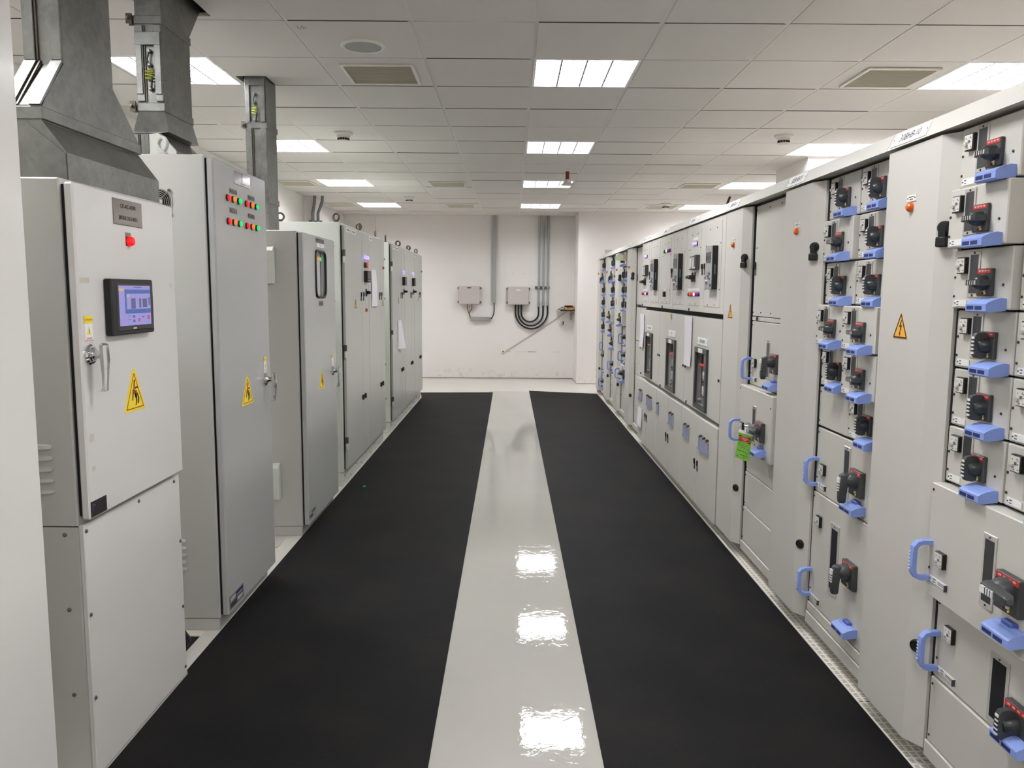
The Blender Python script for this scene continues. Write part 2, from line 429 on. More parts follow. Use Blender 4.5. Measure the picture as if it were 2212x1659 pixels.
def vent_meshes():
    f = MB()
    for a in ((0.0, 0.42, 0.0, 0.018), (0.0, 0.42, 0.402, 0.42), (0.0, 0.018, 0.018, 0.402), (0.402, 0.42, 0.018, 0.402)):
        f.box(*a, -0.012, 0.0, 'vent_frame', 0.003)
    f2 = MB().box(0.018, 0.402, 0.018, 0.402, -0.001, 0.0, 'vent')
    s = MB()
    for i in range(24):
        y = 0.024 + 0.0158*i
        s.prism([(y, -0.010), (y+0.009, -0.003), (y+0.010, -0.0045), (y+0.0012, -0.0112)], 0.018, 0.402, 'vent', 'x')
    return f.mesh('frame'), f2.mesh('backing'), s.mesh('slats')
vf, vb, vs_ = vent_meshes()
vl = {(-2, 1): 'air grille above the left mat, nearest in view', (-2, 9): 'air grille left of the third central ceiling light', (-2, 13): 'air grille left of the farthest central ceiling light',
      (3, 1): 'air grille beside the nearest right-hand ceiling light', (3, 9): 'air grille above the switchgear row, left of the third right-hand light', (3, 13): 'air grille above the switchgear row near the end wall',
      (-5, 9): 'air grille near the left wall, nearer one', (-5, 13): 'air grille near the left wall, farther one'}
for c, r in VENTS:
    t = thing('air_grille', 'slatted square ' + vl[(c, r)], 'air vent', (GX0+GS*c+0.1, GY0+GS*r+0.11, H), 0, 'ceiling air grilles')
    obj('frame', vf, t); obj('backing', vb, t); obj('slats', vs_, t)

t = thing('ceiling_speaker', 'round flush ceiling speaker with grey grille above the left mat', 'speaker', (GX0-GS*1.5, GY0+GS*0.63, H))
obj('ring', MB().lathe([(0.118, 0.0), (0.118, -0.006), (0.108, -0.012), (0.096, -0.010), (0.096, 0.0)], (0, 0, 0), 'vent_frame', 'z', 36), t, smooth=True)
obj('grille', MB().lathe([(0.0005, -0.012), (0.06, -0.011), (0.096, -0.007), (0.096, -0.002)], (0, 0, 0), 'speaker', 'z', 36), t, smooth=True)

def det_body():
    b = MB().lathe([(0.075, 0.0), (0.075, -0.012), (0.055, -0.022), (0.05, -0.04), (0.043, -0.042), (0.043, -0.058), (0.05, -0.06), (0.048, -0.066), (0.03, -0.074), (0.001, -0.075)], (0, 0, 0), 'detector', 'z', 28)
    return b
def det_slots():
    b = MB()
    for i in range(14):
        a = 2*pi*i/14
        b.xf = Matrix.Rotation(a, 4, 'Z')
        b.box(0.042, 0.0475, -0.007, 0.007, -0.058, -0.043, 'void')
    b.xf = None
    return b
for (x, y), lab in (((-1.385, 6.63), 'above the left cabinets, nearer one'), ((2.196, 6.61), 'above the right switchgear, nearer one'), ((-1.41, 10.97), 'above the left cabinets, farther one'), ((2.196, 11.59), 'above the right switchgear, farther one')):
    t = thing('smoke_detector', 'white round smoke detector on ceiling ' + lab, 'smoke detector', (x, y, H), 0, 'smoke detectors')
    obj('body', proto('body', det_body, True), t); obj('vent_slots', proto('vent_slots', det_slots), t)
t = thing('capped_sensor', 'white sensor hanging on a short red stem from the ceiling', 'sensor', (0.578, 8.62, H))
obj('stem', MB().cyl((0, 0, 0), 0.020, -0.088, 0.0, 'stem_red', 'z', 16), t, smooth=True)
obj('base', MB().lathe([(0.03, -0.082), (0.040, -0.09), (0.042, -0.118), (0.060, -0.128), (0.062, -0.142), (0.02, -0.145)], (0, 0, 0), 'detector', 'z', 24), t, smooth=True)
tag(obj('wire_hook', MB().tube([(-0.02, 0, -0.002), (-0.022, 0, -0.012), (-0.008, 0.004, -0.014), (-0.002, 0.004, -0.002), (0.002, 0.004, -0.002), (0.008, 0.0, -0.014), (0.02, 0, -0.012), (0.016, 0, -0.006)], 0.0012, 'conduit', 5), None, (-1.03, 4.01, H)), 'tiny bent wire hook on ceiling tile above the left mat', 'hook')

# ------------------------------------------------------------------ floor coverings
mm = MB().prism([(-1.240, -0.6), (-0.246, -0.6), (-0.252, 2.3), (-0.258, 6.0), (-0.274, 11.585), (-1.335, 11.5), (-1.256, 10.97), (-1.256, 2.93), (-1.240, 2.90)], 0.0, 0.005, 'rubber', 'z')
tag(obj('rubber_mat', mm), 'long black rubber floor mat along the left control cabinets', 'mat', 'insulating rubber mats')
mm = MB().prism([(0.299, -0.6), (1.264, -0.6), (1.264, 2.3), (1.257, 4.2), (1.249, 11.5), (0.8, 11.62), (0.262, 11.79), (0.275, 8.0), (0.297, 2.3)], 0.0, 0.005, 'rubber', 'z')
tag(obj('rubber_mat', mm), 'long black rubber floor mat along the right switchgear row', 'mat', 'insulating rubber mats')
tag(obj('scrap', MB().lathe([(0.004, 0.0), (0.014, 0.004), (0.012, 0.012), (0.003, 0.016)], (0, 0, 0), 'green_bit', 'z', 7), None, (-1.105, 5.83, 0.005)), 'small green scrap lying on the left rubber mat', 'scrap')
for k in range(1, 11):
    F = 12.72 - k
    if k == 10: nm = 'below the switchgear cubicle nearest the viewer'
    else: nm = 'below switchgear cubicle %s from the viewer' % {9: 'second', 8: 'third', 7: 'fourth', 6: 'fifth', 5: 'sixth', 4: 'seventh', 3: 'eighth', 2: 'ninth', 1: 'tenth'}[k]
    o = obj('perforated_plate', MB().box(0.002, 0.998, 0.0, 0.096, 0.0, 0.006, 'perf', 0.001), None, (1.2665, F, 0.0), rot=(0, 0, -pi/2))
    tag(o, 'cream slotted floor plate ' + nm, 'floor plate', 'slotted floor plates along the switchgear')

# scratches on the glossy floor strip belong to the floor: thin dark scuffs
sc = MB()
def scuff(pts, w):
    A = [Vector((p[0], p[1])) for p in pts]; sc_i = 0; d = (A[-1]-A[0]).normalized(); n = Vector((-d.y, d.x))
    L = []; R = []
    for i, p in enumerate(A):
        k = w*(0.25 + i/len(A)); L.append((p.x+n.x*k, p.y+n.y*k)); R.append((p.x-n.x*k, p.y-n.y*k))
    sc.prism(L + R[::-1], 0.0, 0.0006, 'ink_grey', 'z')
scuff([(-0.105, 3.14), (-0.09, 3.112), (-0.07, 3.075), (-0.045, 3.025), (-0.018, 2.962)], 0.0032)
scuff([(-0.16, 2.875), (-0.125, 2.865), (-0.115, 2.855)], 0.0008)
scuff([(-0.022, 2.55), (-0.018, 2.46), (-0.012, 2.41)], 0.002)
scuff([(0.105, 3.7), (0.11, 3.62)], 0.0012)
struct('floor_scuffs', sc)

# ------------------------------------------------------------------ right switchgear row
# local frame of a cubicle: x runs along the row towards the viewer, -y faces the aisle, z up; y=0 is the cable-door face (X=1.25)
def screw_m(): return MB().lathe([(0.0038, 0.0), (0.0038, -0.002), (0.0018, -0.0032)], (0, 0, 0), 'screw', 'y', 10)
def add_screws(parent, pts, y=0.0):
    me = proto('screw', screw_m)
    for x, z in pts: obj('screw', me, parent, (x, y, z))
def meter_m():
    b = MB().box(0, 0.042, -0.013, 0, -0.046, 0, 'black', 0.0015)
    b.box(0.003, 0.039, -0.0145, -0.0125, -0.043, -0.003, 'meter')
    b.lathe([(0.0065, -0.0145), (0.006, -0.020), (0.001, -0.021)], (0.012, 0, -0.028), 'clear', 'y', 12)
    b.box(0.019, 0.028, -0.0152, -0.014, -0.026, -0.018, 'ink_grey')
    for x, z in ((0.031, -0.012), (0.032, -0.036), (0.027, -0.009), (0.031, -0.022), (0.018, -0.037), (0.009, -0.011)):
        b.box(x, x+0.0028, -0.0150, -0.014, z-0.0025, z, 'ink')
    return b
def slot_m(h=0.126, w=0.054, dark='slot'):
    def f():
        b = MB().box(0, w, -0.003, 0, -h, 0, 'clear', 0.0012)
        b.box(w*0.16, w*0.86, -0.0036, -0.001, -h*0.915, -h*0.075, dark)
        b.lathe([(0.003, 0), (0.003, -0.0048), (0.001, -0.0055)], (w/2, 0, -h*0.04), 'screw', 'y', 8)
        b.lathe([(0.003, 0), (0.003, -0.0048), (0.001, -0.0055)], (w/2, 0, -h*0.957), 'screw', 'y', 8)
        return b
    return f
def splate_m(w=0.066, h=0.073, d=0.011):
    def f():
        b = MB().box(0, w, -d, 0, -h, 0, 'dark', 0.002)
        b.box(0.003, w-0.003, -d-0.0008, -d+0.001, -h*0.16-0.001, -0.002, 'red')
        for i in range(4): b.box(w*0.14+i*w*0.2, w*0.14+i*w*0.2+w*0.12, -d-0.0012, -d, -h*0.115, -h*0.06, 'clear')
        b.box(w*0.55, w*0.68, -d-0.003, -d, -h*0.86, -h*0.78, 'clear')
        b.lathe([(0.003, 0), (0.003, -0.003)], (w*0.42, -d, -h*0.9), 'lens_red', 'y', 8)
        b.lathe([(0.003, 0), (0.003, -0.003)], (w*0.66, -d, -h*0.91), 'yellow', 'y', 8)
        return b
    return f
def rot_m(vert):
    def f():
        b = MB()
        b.lathe([(0.0225, -0.010), (0.021, -0.020), (0.017, -0.034), (0.012, -0.039), (0.001, -0.040)], (0, 0, 0), 'dark2', 'y', 22)
        b.xf = Matrix.Rotation(0 if vert else pi/2, 4, 'Y')
        pts = [(-0.008, -0.020), (-0.014, -0.031), (-0.026, -0.035), (-0.042, -0.032), (-0.047, -0.024), (-0.049, 0.0), (-0.048, 0.026), (-0.043, 0.034), (-0.026, 0.037), (-0.014, 0.034), (-0.008, 0.022)]
        b.prism(pts, -0.0075, 0.0075, 'dark', 'x')
        b.box(-0.0055, 0.0055, -0.0500, -0.046, -0.022, 0.025, 'white' if vert else 'clear')
        for i in range(4): b.box(-0.006, 0.006, -0.0505, -0.046, -0.016+i*0.010, -0.011+i*0.010, 'dark2')
        b.box(-0.0079, 0.0079, -0.039, -0.032, -0.010, 0.012, 'clear')
        b.xf = None
        return b
    return f
def lever_m(vert):
    def f():
        b = MB()
        b.lathe([(0.031, -0.014), (0.030, -0.032), (0.026, -0.046), (0.018, -0.056)], (0, 0, 0), 'dark', 'y', 24)
        b.xf = Matrix.Rotation(0 if vert else -pi/2, 4, 'Y')
        b.loft([[(x*0.015*sx, y0 + (y+0.05)*k, z) for x, y in ((-1, -0.05), (1, -0.05), (1.0, -0.068), (0.6, -0.078), (-0.6, -0.078), (-1.0, -0.068))] for z, sx, y0, k in ((0.026, 0.6, -0.046, 0.7), (0.020, 1.1, -0.044, 1.0), (0.0, 1.3, -0.044, 1.12), (-0.03, 1.0, -0.050, 0.95), (-0.066, 0.95, -0.052, 0.9), (-0.080, 0.8, -0.052, 0.85), (-0.087, 0.45, -0.055, 0.6))], 'dark')
        b.box(-0.0085, 0.0085, -0.0805, -0.074, -0.040, 0.010, 'white')
        for i in range(3): b.box(-0.0088, 0.0088, -0.0812, -0.076, -0.014-i*0.010, -0.011-i*0.010, 'dark')
        b.xf = None
        return b
    return f
def pull_m(w=0.092, big=False):
    def f():
        b = MB()
        prof = [(0.0, 0.031), (-0.014, 0.0325), (-0.032, 0.028), (-0.048, 0.021), (-0.053, 0.017), (-0.053, -0.002), (-0.046, -0.006), (0.0, 0.0)]
        b.prism(prof, 0.0, w, 'blue', 'x')
        b.box(0.006, w*0.40, -0.0536, -0.049, 0.0015, 0.0115, 'blue_dark')
        b.box(w*0.47, w*0.80, -0.0536, -0.049, 0.0015, 0.0115, 'blue_dark')
        if big: b.box(w*0.22, w*0.62, -0.020, 0.0, 0.02, 0.043, 'blue_side', 0.004)
        b.box(-0.012, 0.0, -0.020, 0, 0.0, 0.022, 'mid', 0.001)
        b.box(-0.010, -0.001, -0.021, -0.018, 0.001, 0.006, 'clear')
        return b
    return f
def label_m(w=0.06, h=0.018):
    def f():
        b = MB().box(0, w, -0.0022, 0, 0, h, 'white')
        b.lathe([(0.002, 0), (0.002, -0.0035)], (0.004, 0, h*0.5), 'screw', 'y', 8)
        b.box(w*0.18, w*0.34, -0.0026, -0.001, h*0.2, h*0.35, 'ink_grey'); b.box(w*0.18, w*0.34, -0.0026, -0.001, h*0.62, h*0.8, 'ink_grey')
        if w > 0.08:
            b.box(w*0.45, w*0.95, -0.0026, -0.001, h*0.55, h*0.68, 'ink_grey'); b.box(w*0.45, w*0.85, -0.0026, -0.001, h*0.28, h*0.40, 'ink_grey')
            b.box(w*0.96, w*0.985, -0.012, 0, 0, h*1.1, 'dark')
        return b
    return f
def grip_m():
    b = MB()
    pts = [(0, 0.0, 0.113), (0, -0.028, 0.113), (0, -0.041, 0.109), (0, -0.050, 0.098), (0, -0.052, 0.08), (0, -0.052, 0.036), (0, -0.050, 0.018), (0, -0.041, 0.007), (0, -0.028, 0.003), (0, 0, 0.003)]
    rings = []
    N = len(pts)
    V = [Vector(p) for p in pts]
    for i, p in enumerate(V):
        t = (V[min(i+1, N-1)] - V[max(i-1, 0)]).normalized(); n = Vector((1, 0, 0)).cross(t)
        rings.append([p + Vector((1, 0, 0))*a + n*c for a, c in ((-0.011, -0.0065), (0.011, -0.0065), (0.011, 0.0065), (-0.011, 0.0065))])
    b.loft(rings, 'blue')
    for i in range(6): b.box(-0.011, -0.0035, -0.0595, -0.057, 0.028+i*0.0105, 0.031+i*0.0105, 'white')
    return b

def small_drawer(cub, x, z, y, vert, w=0.278, h=0.164, detail=True):
    d = obj('drawer', proto(('drawer', w, h), lambda: B(0, w, 0, 0.10, -h, 0, 'cab_drawer', 0.003)), cub, (x, y, z))
    k = w/0.27
    obj('meter', proto('meter', meter_m), d, (0.035*k, 0, -0.021))
    obj('slot_cover', proto('slot_cover', slot_m()), d, (0.077*k, 0, -0.006))
    obj('switch_plate', proto('switch_plate', splate_m()), d, (0.135*k, 0, -0.055))
    obj('rotary_handle', proto(('rotary_handle', vert), rot_m(vert), True), d, (0.135*k+0.035, 0, -0.093))
    obj('pull_handle', proto('pull_handle', pull_m()), d, (0.165*k, 0, -0.166))
    obj('label_plate', proto('label_plate', label_m()), d, (0.017*k, 0, -0.158))
    if detail: add_screws(d, ((0.010, -0.076), (0.010, -0.130), (0.238*k, -0.099)))
    return d
def large_drawer(cub, x, z0, z1, y, vert, dz=0.0, w=0.575, win=(0.274, 0.05, 0.25), meter_z=None, plate=(0.362, 0.18), grip_z=0.026, dark='slot', blue_z=0.022, detail=True, small=False):
    h = z1 - z0
    d = obj('drawer', proto(('drawer', w, round(h, 3)), lambda: B(0, w, 0, 0.10, 0, h, 'cab_drawer', 0.003)), cub, (x, y, z0))
    obj('grip', proto('grip', grip_m), d, (0.018, 0, grip_z+dz))
    obj('meter', proto('meter', meter_m), d, (0.064, 0, (meter_z or 0.128)+dz))
    obj('label_plate', proto('label_plate_long', label_m(0.098, 0.018)), d, (0.026, 0, 0.022+dz))
    wx, wa, wb = win
    hh = round(wb-wa, 3); ww = 0.082 if dark == 'void' else 0.058
    obj('slot_cover', proto(('slot_cover', hh, ww, dark), slot_m(hh, ww, dark)), d, (wx, 0, wb+dz))
    px_, pz_ = plate
    obj('switch_plate', proto('switch_plate_large', splate_m(0.098, 0.097, 0.02)), d, (px_, 0, pz_+dz))
    if small:
        o = obj('rotary_handle', proto(('rotary_handle', vert), rot_m(vert), True), d, (px_+0.046, -0.010, pz_-0.05+dz)); o.scale = (1.15, 1.15, 1.15)
    else: obj('rotary_handle', proto(('rotary_handle_large', vert), lever_m(vert), True), d, (px_+0.05, -0.002, pz_-0.036+dz))
    obj('pull_handle', proto('pull_handle_large', pull_m(0.11, True)), d, (0.372, 0, blue_z+dz))
    if detail: add_screws(d, ((0.012, h-0.02), (0.016, min(h*0.3, 0.06)+dz), (w-0.02, h-0.06)))
    return d
def blank(cub, x0, x1, z0, z1, y=0.05, screws=True):
    p = obj('blank_panel', B(0, x1-x0, 0, 0.03, 0, z1-z0, 'cab_drawer', 0.0025), cub, (x0, y, z0))
    if screws and z1 - z0 > 0.05: add_screws(p, ((0.012, (z1-z0)-0.02), (0.012, 0.02)))
    return p
def lock_m():
    b = MB().lathe([(0.020, 0.0), (0.0195, -0.010), (0.016, -0.016), (0.001, -0.017)], (0, 0, 0.0), 'black', 'y', 20)
    b.prism([(-0.012, 0.006), (0.012, 0.006), (0.010, -0.03), (-0.010, -0.03)], -0.018, -0.002, 'black')
    b.box(-0.017, 0.017, -0.022, 0, -0.056, -0.027, 'black', 0.003)
    return b
def hasp_m():
    b = MB().lathe([(0.010, 0.0), (0.0095, -0.009), (0.001, -0.010)], (0, 0, 0), 'black', 'y', 14)
    b.prism([(-0.007, -0.016), (0.007, -0.016), (0.009, 0.004), (0.005, 0.017), (-0.005, 0.017), (-0.009, 0.004)], -0.009, 0, 'black')
    b.box(-0.011, -0.0092, -0.004, 0, -0.052, -0.016, 'ink'); b.box(0.0092, 0.011, -0.004, 0, -0.052, -0.016, 'ink'); b.box(-0.011, 0.011, -0.004, 0, -0.054, -0.052, 'ink'); b.box(-0.011, 0.011, -0.004, 0, -0.018, -0.015, 'ink')
    b.box(-0.0085, 0.0085, -0.002, 0, -0.052, -0.018, 'clear')
    return b
def pocket_m():
    b = MB().box(0, 0.075, -0.011, 0, -0.078, 0, 'pocket', 0.002)
    b.box(-0.002, 0.077, -0.013, 0, -0.010, 0.0, 'clear')
    b.box(-0.012, 0.077, -0.014, -0.002, -0.088, -0.078, 'pocket')
    b.box(0.03, 0.045, -0.005, 0, 0.002, 0.014, 'steel')
    b.box(0.064, 0.069, -0.02, 0, -0.004, 0.012, 'dark')
    return b
def lamp_m(m):
    def f():
        b = MB().lathe([(0.0128, -0.005), (0.0125, -0.011), (0.008, -0.0155), (0.001, -0.016)], (0, 0, 0), m, 'y', 18)
        return b.lathe([(0.0148, 0.0), (0.0148, -0.007), (0.0128, -0.0075), (0.0128, -0.004)], (0, 0, 0), 'bezel' if str(m).startswith('lit') else m, 'y', 18)
    return f
def lamp_bezel(m):
    def f():
        b = MB().lathe([(0.0165, 0.0), (0.0165, -0.006), (0.014, -0.008), (0.0135, -0.007), (0.0135, 0.0)], (0, 0, 0), m, 'y', 18)
        return b
    return f
def bolt_sign(w, h):
    def f():
        b = MB()
        def tri(s, y0, y1, m, dz=0.0):
            b.prism([(0, h*s + dz), (w/2*s, dz), (-w/2*s, dz)], y0, y1, m)
        tri(1.0, -0.0012, 0, 'amber')
        for (a, c) in (((0, h*0.93), (w*0.44, h*0.05)), ((w*0.44, h*0.05), (-w*0.44, h*0.05)), ((-w*0.44, h*0.05), (0, h*0.93))):
            A, Cc = Vector(a), Vector(c); d = (Cc-A).normalized(); n = Vector((-d.y, d.x))*0.0022
            b.prism([tuple(A+n), tuple(Cc+n), tuple(Cc-n), tuple(A-n)], -0.0018, -0.0008, 'ink')
        z = [(0.03, 0.72), (-0.09, 0.43), (0.0, 0.45), (-0.05, 0.2), (-0.09, 0.22), (-0.02, 0.10), (0.02, 0.24), (-0.02, 0.22), (0.10, 0.52), (0.0, 0.50), (0.07, 0.72)]
        b.prism([(p[0]*w, p[1]*h) for p in z], -0.0018, -0.0008, 'ink')
        return b
    return f

def cubicle(k, label):
    """frame, canopy and name plate common to every cubicle"""
    F = 12.70 - k
    t = thing('switchgear_cubicle', label, 'electrical cabinet', (1.25, F, 0), -pi/2, 'switchgear cubicles of the right row')
    b = MB().box(0.0, 1.0, 0.082, 0.80, 0.10, 1.95, 'cab'); b.box(0.0, 1.0, 0.115, 0.80, 0.0, 0.10, 'cab')
    obj('frame', b, t)
    obj('recess', MB().box(0.004, 0.996, 0.06, 0.0825, 0.10, 1.949, 'gasket'), t)
    c = MB().prism([(-0.010, 1.946), (0.016, 2.002), (0.80, 2.004), (0.80, 1.951), (0.06, 1.951), (0.0, 1.949)], 0.0015, 0.9985, 'cab', 'x')
    obj('canopy', c, t)
    return t
def name_plate(t, s, x0=0.024, x1=0.245):
    b = MB(); w = x1-x0
    ang = math.atan2(0.026, 0.056)
    b.box(-w/2, w/2, -0.002, 0.001, -0.024, 0.024, 'white')
    if s:
        b.text(s, 0, -0.0026, -0.001, 0.036, 'ink', sx=1.0 if len(s) < 8 else 0.88)
        for x in (-w/2+0.008, w/2-0.008): b.box(x-0.0018, x+0.0018, -0.003, 0, -0.002, 0.002, 'screw')
    obj('name_plate', b, t, ((x0+x1)/2, 0.0025, 1.974), rot=(-ang, 0, 0))
def cable_door(t, sign=True, lock=True):
    b = MB().prism([(0.004, 0.0), (0.328, 0.0), (0.386, 0.036), (0.386, 0.058), (0.004, 0.058)], 0.075, 1.938, 'cab', 'z')
    d = obj('cable_door', b, t)
    obj('door_gasket', B(0.386, 0.396, 0.046, 0.075, 0.075, 1.945, 'gasket'), d)
    obj('indicator_lamp', proto('indicator_lamp', lamp_m('orange_lens'), True), d, (0.172, 0, 1.747))
    def lp():
        return MB().box(0, 0.056, -0.0025, 0, 0, 0.02, 'white').box(0.004, 0.008, -0.0035, 0, 0.008, 0.012, 'screw').box(0.048, 0.052, -0.0035, 0, 0.008, 0.012, 'screw').box(0.012, 0.044, -0.003, 0, 0.012, 0.015, 'ink_grey').box(0.018, 0.038, -0.003, 0, 0.005, 0.008, 'ink_grey')
    obj('lamp_label', proto('lamp_label', lp), d, (0.145, 0, 1.765))
    if sign: obj('warning_sign', proto('bolt_warning_sign', bolt_sign(0.096, 0.084)), d, (0.153, 0, 1.334))
    if lock: obj('lock_handle', proto('lock_handle', lock_m, True), d, (0.352, 0.014, 1.67), rot=(0, 0, radians(31)))
    obj('lock_cap', proto('lock_cap', lambda: MB().lathe([(0.02, 0.0), (0.0195, -0.006), (0.016, -0.008), (0.015, -0.005), (0.001, -0.005)], (0, 0, 0), 'black', 'y', 22), True), d, (0.352, 0.014, 0.392), rot=(0, 0, radians(31)))
    return d
def plinth(t, x0=0.39): blank(t, x0, 0.995, 0.058, 0.109, 0.036, False)

R0, RP = 1.940, 0.1695
def rz(i): return R0 - RP*i

# -- cubicle nearest the viewer (30BHB-10)
t = cubicle(10, 'switchgear cubicle with name plate 30BHB-10, nearest the viewer'); name_plate(t, '30BHB-10'); cable_door(t)
ys = [0.027, 0.004, 0.026, 0.046, 0.047, 0.044]; vs = [False, False, False, True, True, True]
for i in range(6):
    small_drawer(t, 0.386 if i < 2 else 0.392, rz(i), ys[i], vs[i], w=0.272 if i < 2 else 0.268)
    if i >= 2: small_drawer(t, 0.666, rz(i), 0.047, True, w=0.272)
    else: blank(t, 0.666, 0.985, rz(i)-0.164, rz(i), 0.054)
large_drawer(t, 0.386, 0.578, 0.920, 0.009, False, dz=0.024)
large_drawer(t, 0.396, 0.322, 0.572, 0.046, True, dark='void', win=(0.274, 0.012, 0.205), meter_z=0.185, plate=(0.372, 0.125), small=True)
blank(t, 0.396, 0.985, 0.112, 0.318, 0.041); plinth(t)

# -- second cubicle (30BHB-9)
t = cubicle(9, 'switchgear cubicle with name plate 30BHB-9, second from the viewer'); name_plate(t, '30BHB-9'); cable_door(t, sign=False)
for i, (y, v) in enumerate(((0.05, True), (0.032, False), (0.05, True), (0.019, False), (0.05, True))): small_drawer(t, 0.394, rz(i), y, v)
for i, (y, v) in enumerate(((0.05, True), (0.05, True), (0.05, True), (0.006, False), (0.014, False), (0.05, True))): small_drawer(t, 0.685, rz(i), y, v)
blank(t, 0.394, 0.68, rz(6)+0.004, rz(5)-0.003, 0.05)
large_drawer(t, 0.394, 0.645, 0.917, 0.05, True, win=(0.274, 0.05, 0.245), plate=(0.37, 0.178))
large_drawer(t, 0.394, 0.158, 0.642, 0.045, True, win=(0.20, 0.112, 0.405), meter_z=0.395, plate=(0.362, 0.309), dark='void', grip_z=0.030, blue_z=0.04)
blank(t, 0.394, 0.985, 0.113, 0.155, 0.040, False); plinth(t)

# -- third cubicle (30BHB-8), tall blank panel above two large breakers
def label_strip(t, x, z, y): obj('label_plate', proto('label_plate_long', label_m(0.098, 0.018)), t, (x, y, z))
t = cubicle(8, 'switchgear cubicle with name plate 30BHB-8, tall blank panel and a green danger tag'); name_plate(t, '30BHB-8'); cable_door(t)
p = blank(t, 0.41, 0.985, 1.356, 1.935, 0.05); add_screws(p, ((0.22, 0.555), (0.4, 0.555), (0.14, 0.02), (0.3, 0.02), (0.03, 0.36)))
obj('hasp_handle', proto('hasp_handle', hasp_m, True), p, (0.020, 0, 0.27))
blank(t, 0.41, 0.985, 1.331, 1.353, 0.052, False); label_strip(t, 0.417, 1.334, 0.05)
large_drawer(t, 0.41, 0.988, 1.328, 0.05, True, win=(0.262, 0.05, 0.255), plate=(0.372, 0.192), meter_z=0.142, blue_z=0.02)
p8 = large_drawer(t, 0.402, 0.650, 0.984, 0.0, False, win=(0.246, 0.05, 0.252), plate=(0.356, 0.188), meter_z=0.136, blue_z=0.026, w=0.545)
for z0, z1, y in ((0.506, 0.646, 0.05), (0.308, 0.503, 0.046), (0.113, 0.305, 0.042)): blank(t, 0.41, 0.985, z0, z1, y)
plinth(t, 0.40)

# -- three air-breaker cubicles in the middle of the row
def relay_m():
    b = MB().box(0, 0.172, -0.034, 0, 0, 0.264, 'black', 0.002)
    b.box(0.002, 0.170, -0.0355, -0.033, 0.002, 0.262, 'relay')
    b.box(0.030, 0.140, -0.037, -0.034, 0.162, 0.228, 'slot'); b.box(0.026, 0.033, -0.038, -0.034, 0.176, 0.228, 'ink')
    b.box(0.134, 0.166, -0.037, -0.034, 0.240, 0.256, 'cable_y')
    for i in range(3): b.box(0.022+i*0.046, 0.042+i*0.046, -0.037, -0.034, 0.110, 0.152, 'clear')
    for x, z in ((0.088, 0.098), (0.120, 0.094), (0.07, 0.08), (0.10, 0.082), (0.088, 0.068), (0.12, 0.064)): b.lathe([(0.007, 0), (0.006, -0.004)], (x, -0.034, z), 'ink', 'y', 10)
    b.lathe([(0.009, 0), (0.008, -0.006)], (0.012, -0.034, 0.072), 'lens_red', 'y', 12)
    b.box(0.02, 0.075, -0.037, -0.034, 0.052, 0.058, 'white'); b.box(0.018, 0.07, -0.037, -0.034, 0.03, 0.048, 'dark')
    b.box(0.13, 0.15, -0.037, -0.034, 0.016, 0.032, 'ink')
    b.box(0.171, 0.1732, -0.022, -0.014, 0.09, 0.15, 'mid')
    return b
def scale_meter(n):
    def f():
        b = MB()
        for i in range(n):
            x = 0.082*i
            b.box(x, x+0.078, -0.022, 0, 0, 0.092, 'black', 0.0015); b.box(x+0.010, x+0.070, -0.0235, -0.02, 0.008, 0.084, 'meter'); b.box(x+0.048, x+0.052, -0.0242, -0.022, 0.008, 0.02, 'ink')
        b.box(0.082*n, 0.082*n+0.05, -0.03, 0, 0, 0.096, 'dark', 0.0015); b.box(0.082*n+0.008, 0.082*n+0.042, -0.031, -0.028, 0.008, 0.016, 'white')
        return b
    return f
def selector_m():
    b = MB().box(-0.02, 0.02, -0.008, 0, -0.032, 0.032, 'black', 0.002); b.box(-0.012, 0.012, -0.0085, -0.006, 0.016, 0.03, 'clear')
    b.lathe([(0.016, -0.008), (0.014, -0.03)], (0, 0, 0), 'black', 'y', 16); b.box(-0.026, 0.026, -0.045, -0.026, -0.010, 0.010, 'black', 0.003)
    return b
def acb_upper(t, side, items):
    x0 = 0.004 if side == 0 else 0.502
    d = obj('upper_door', B(x0, x0+0.494, 0, 0.05, 1.350, 1.938, 'cab', 0.0025), t)
    if side == 0:
        xa, xb = 0.055, 0.40; sp = ((0.143, 1.873), (0.30, 1.874), (0.07, 1.776), (0.385, 1.777), (0.117, 1.401), (0.279, 1.403), (0.075, 1.50), (0.382, 1.50))
    else:
        xa, xb = 0.53, 0.917; sp = ((0.637, 1.875), (0.808, 1.874), (0.545, 1.777), (0.899, 1.776), (0.623, 1.402), (0.792, 1.404), (0.545, 1.498), (0.899, 1.498))
    obj('instrument_plate', B(xa, xb, -0.0025, 0.001, 1.391, 1.91, 'cab', 0.001), d)
    add_screws(d, sp, -0.0025)
    obj('hasp_handle', proto('hasp_handle', hasp_m, True), d, (0.448 if side == 0 else 0.522, -0.002, 1.65))
    for nm, me, x, z, sm in items: obj(nm, me, d, (x, -0.0025, z))
    return d
def lamp_row(d, cols, x0, x1, z, y=-0.0025):
    n = len(cols)
    for i, c in enumerate(cols):
        x = x0 + (x1-x0)*(i/(n-1) if n > 1 else 0.5)
        obj('lamp', proto(('lamp', c), lamp_m(c), True), d, (x, y, z))
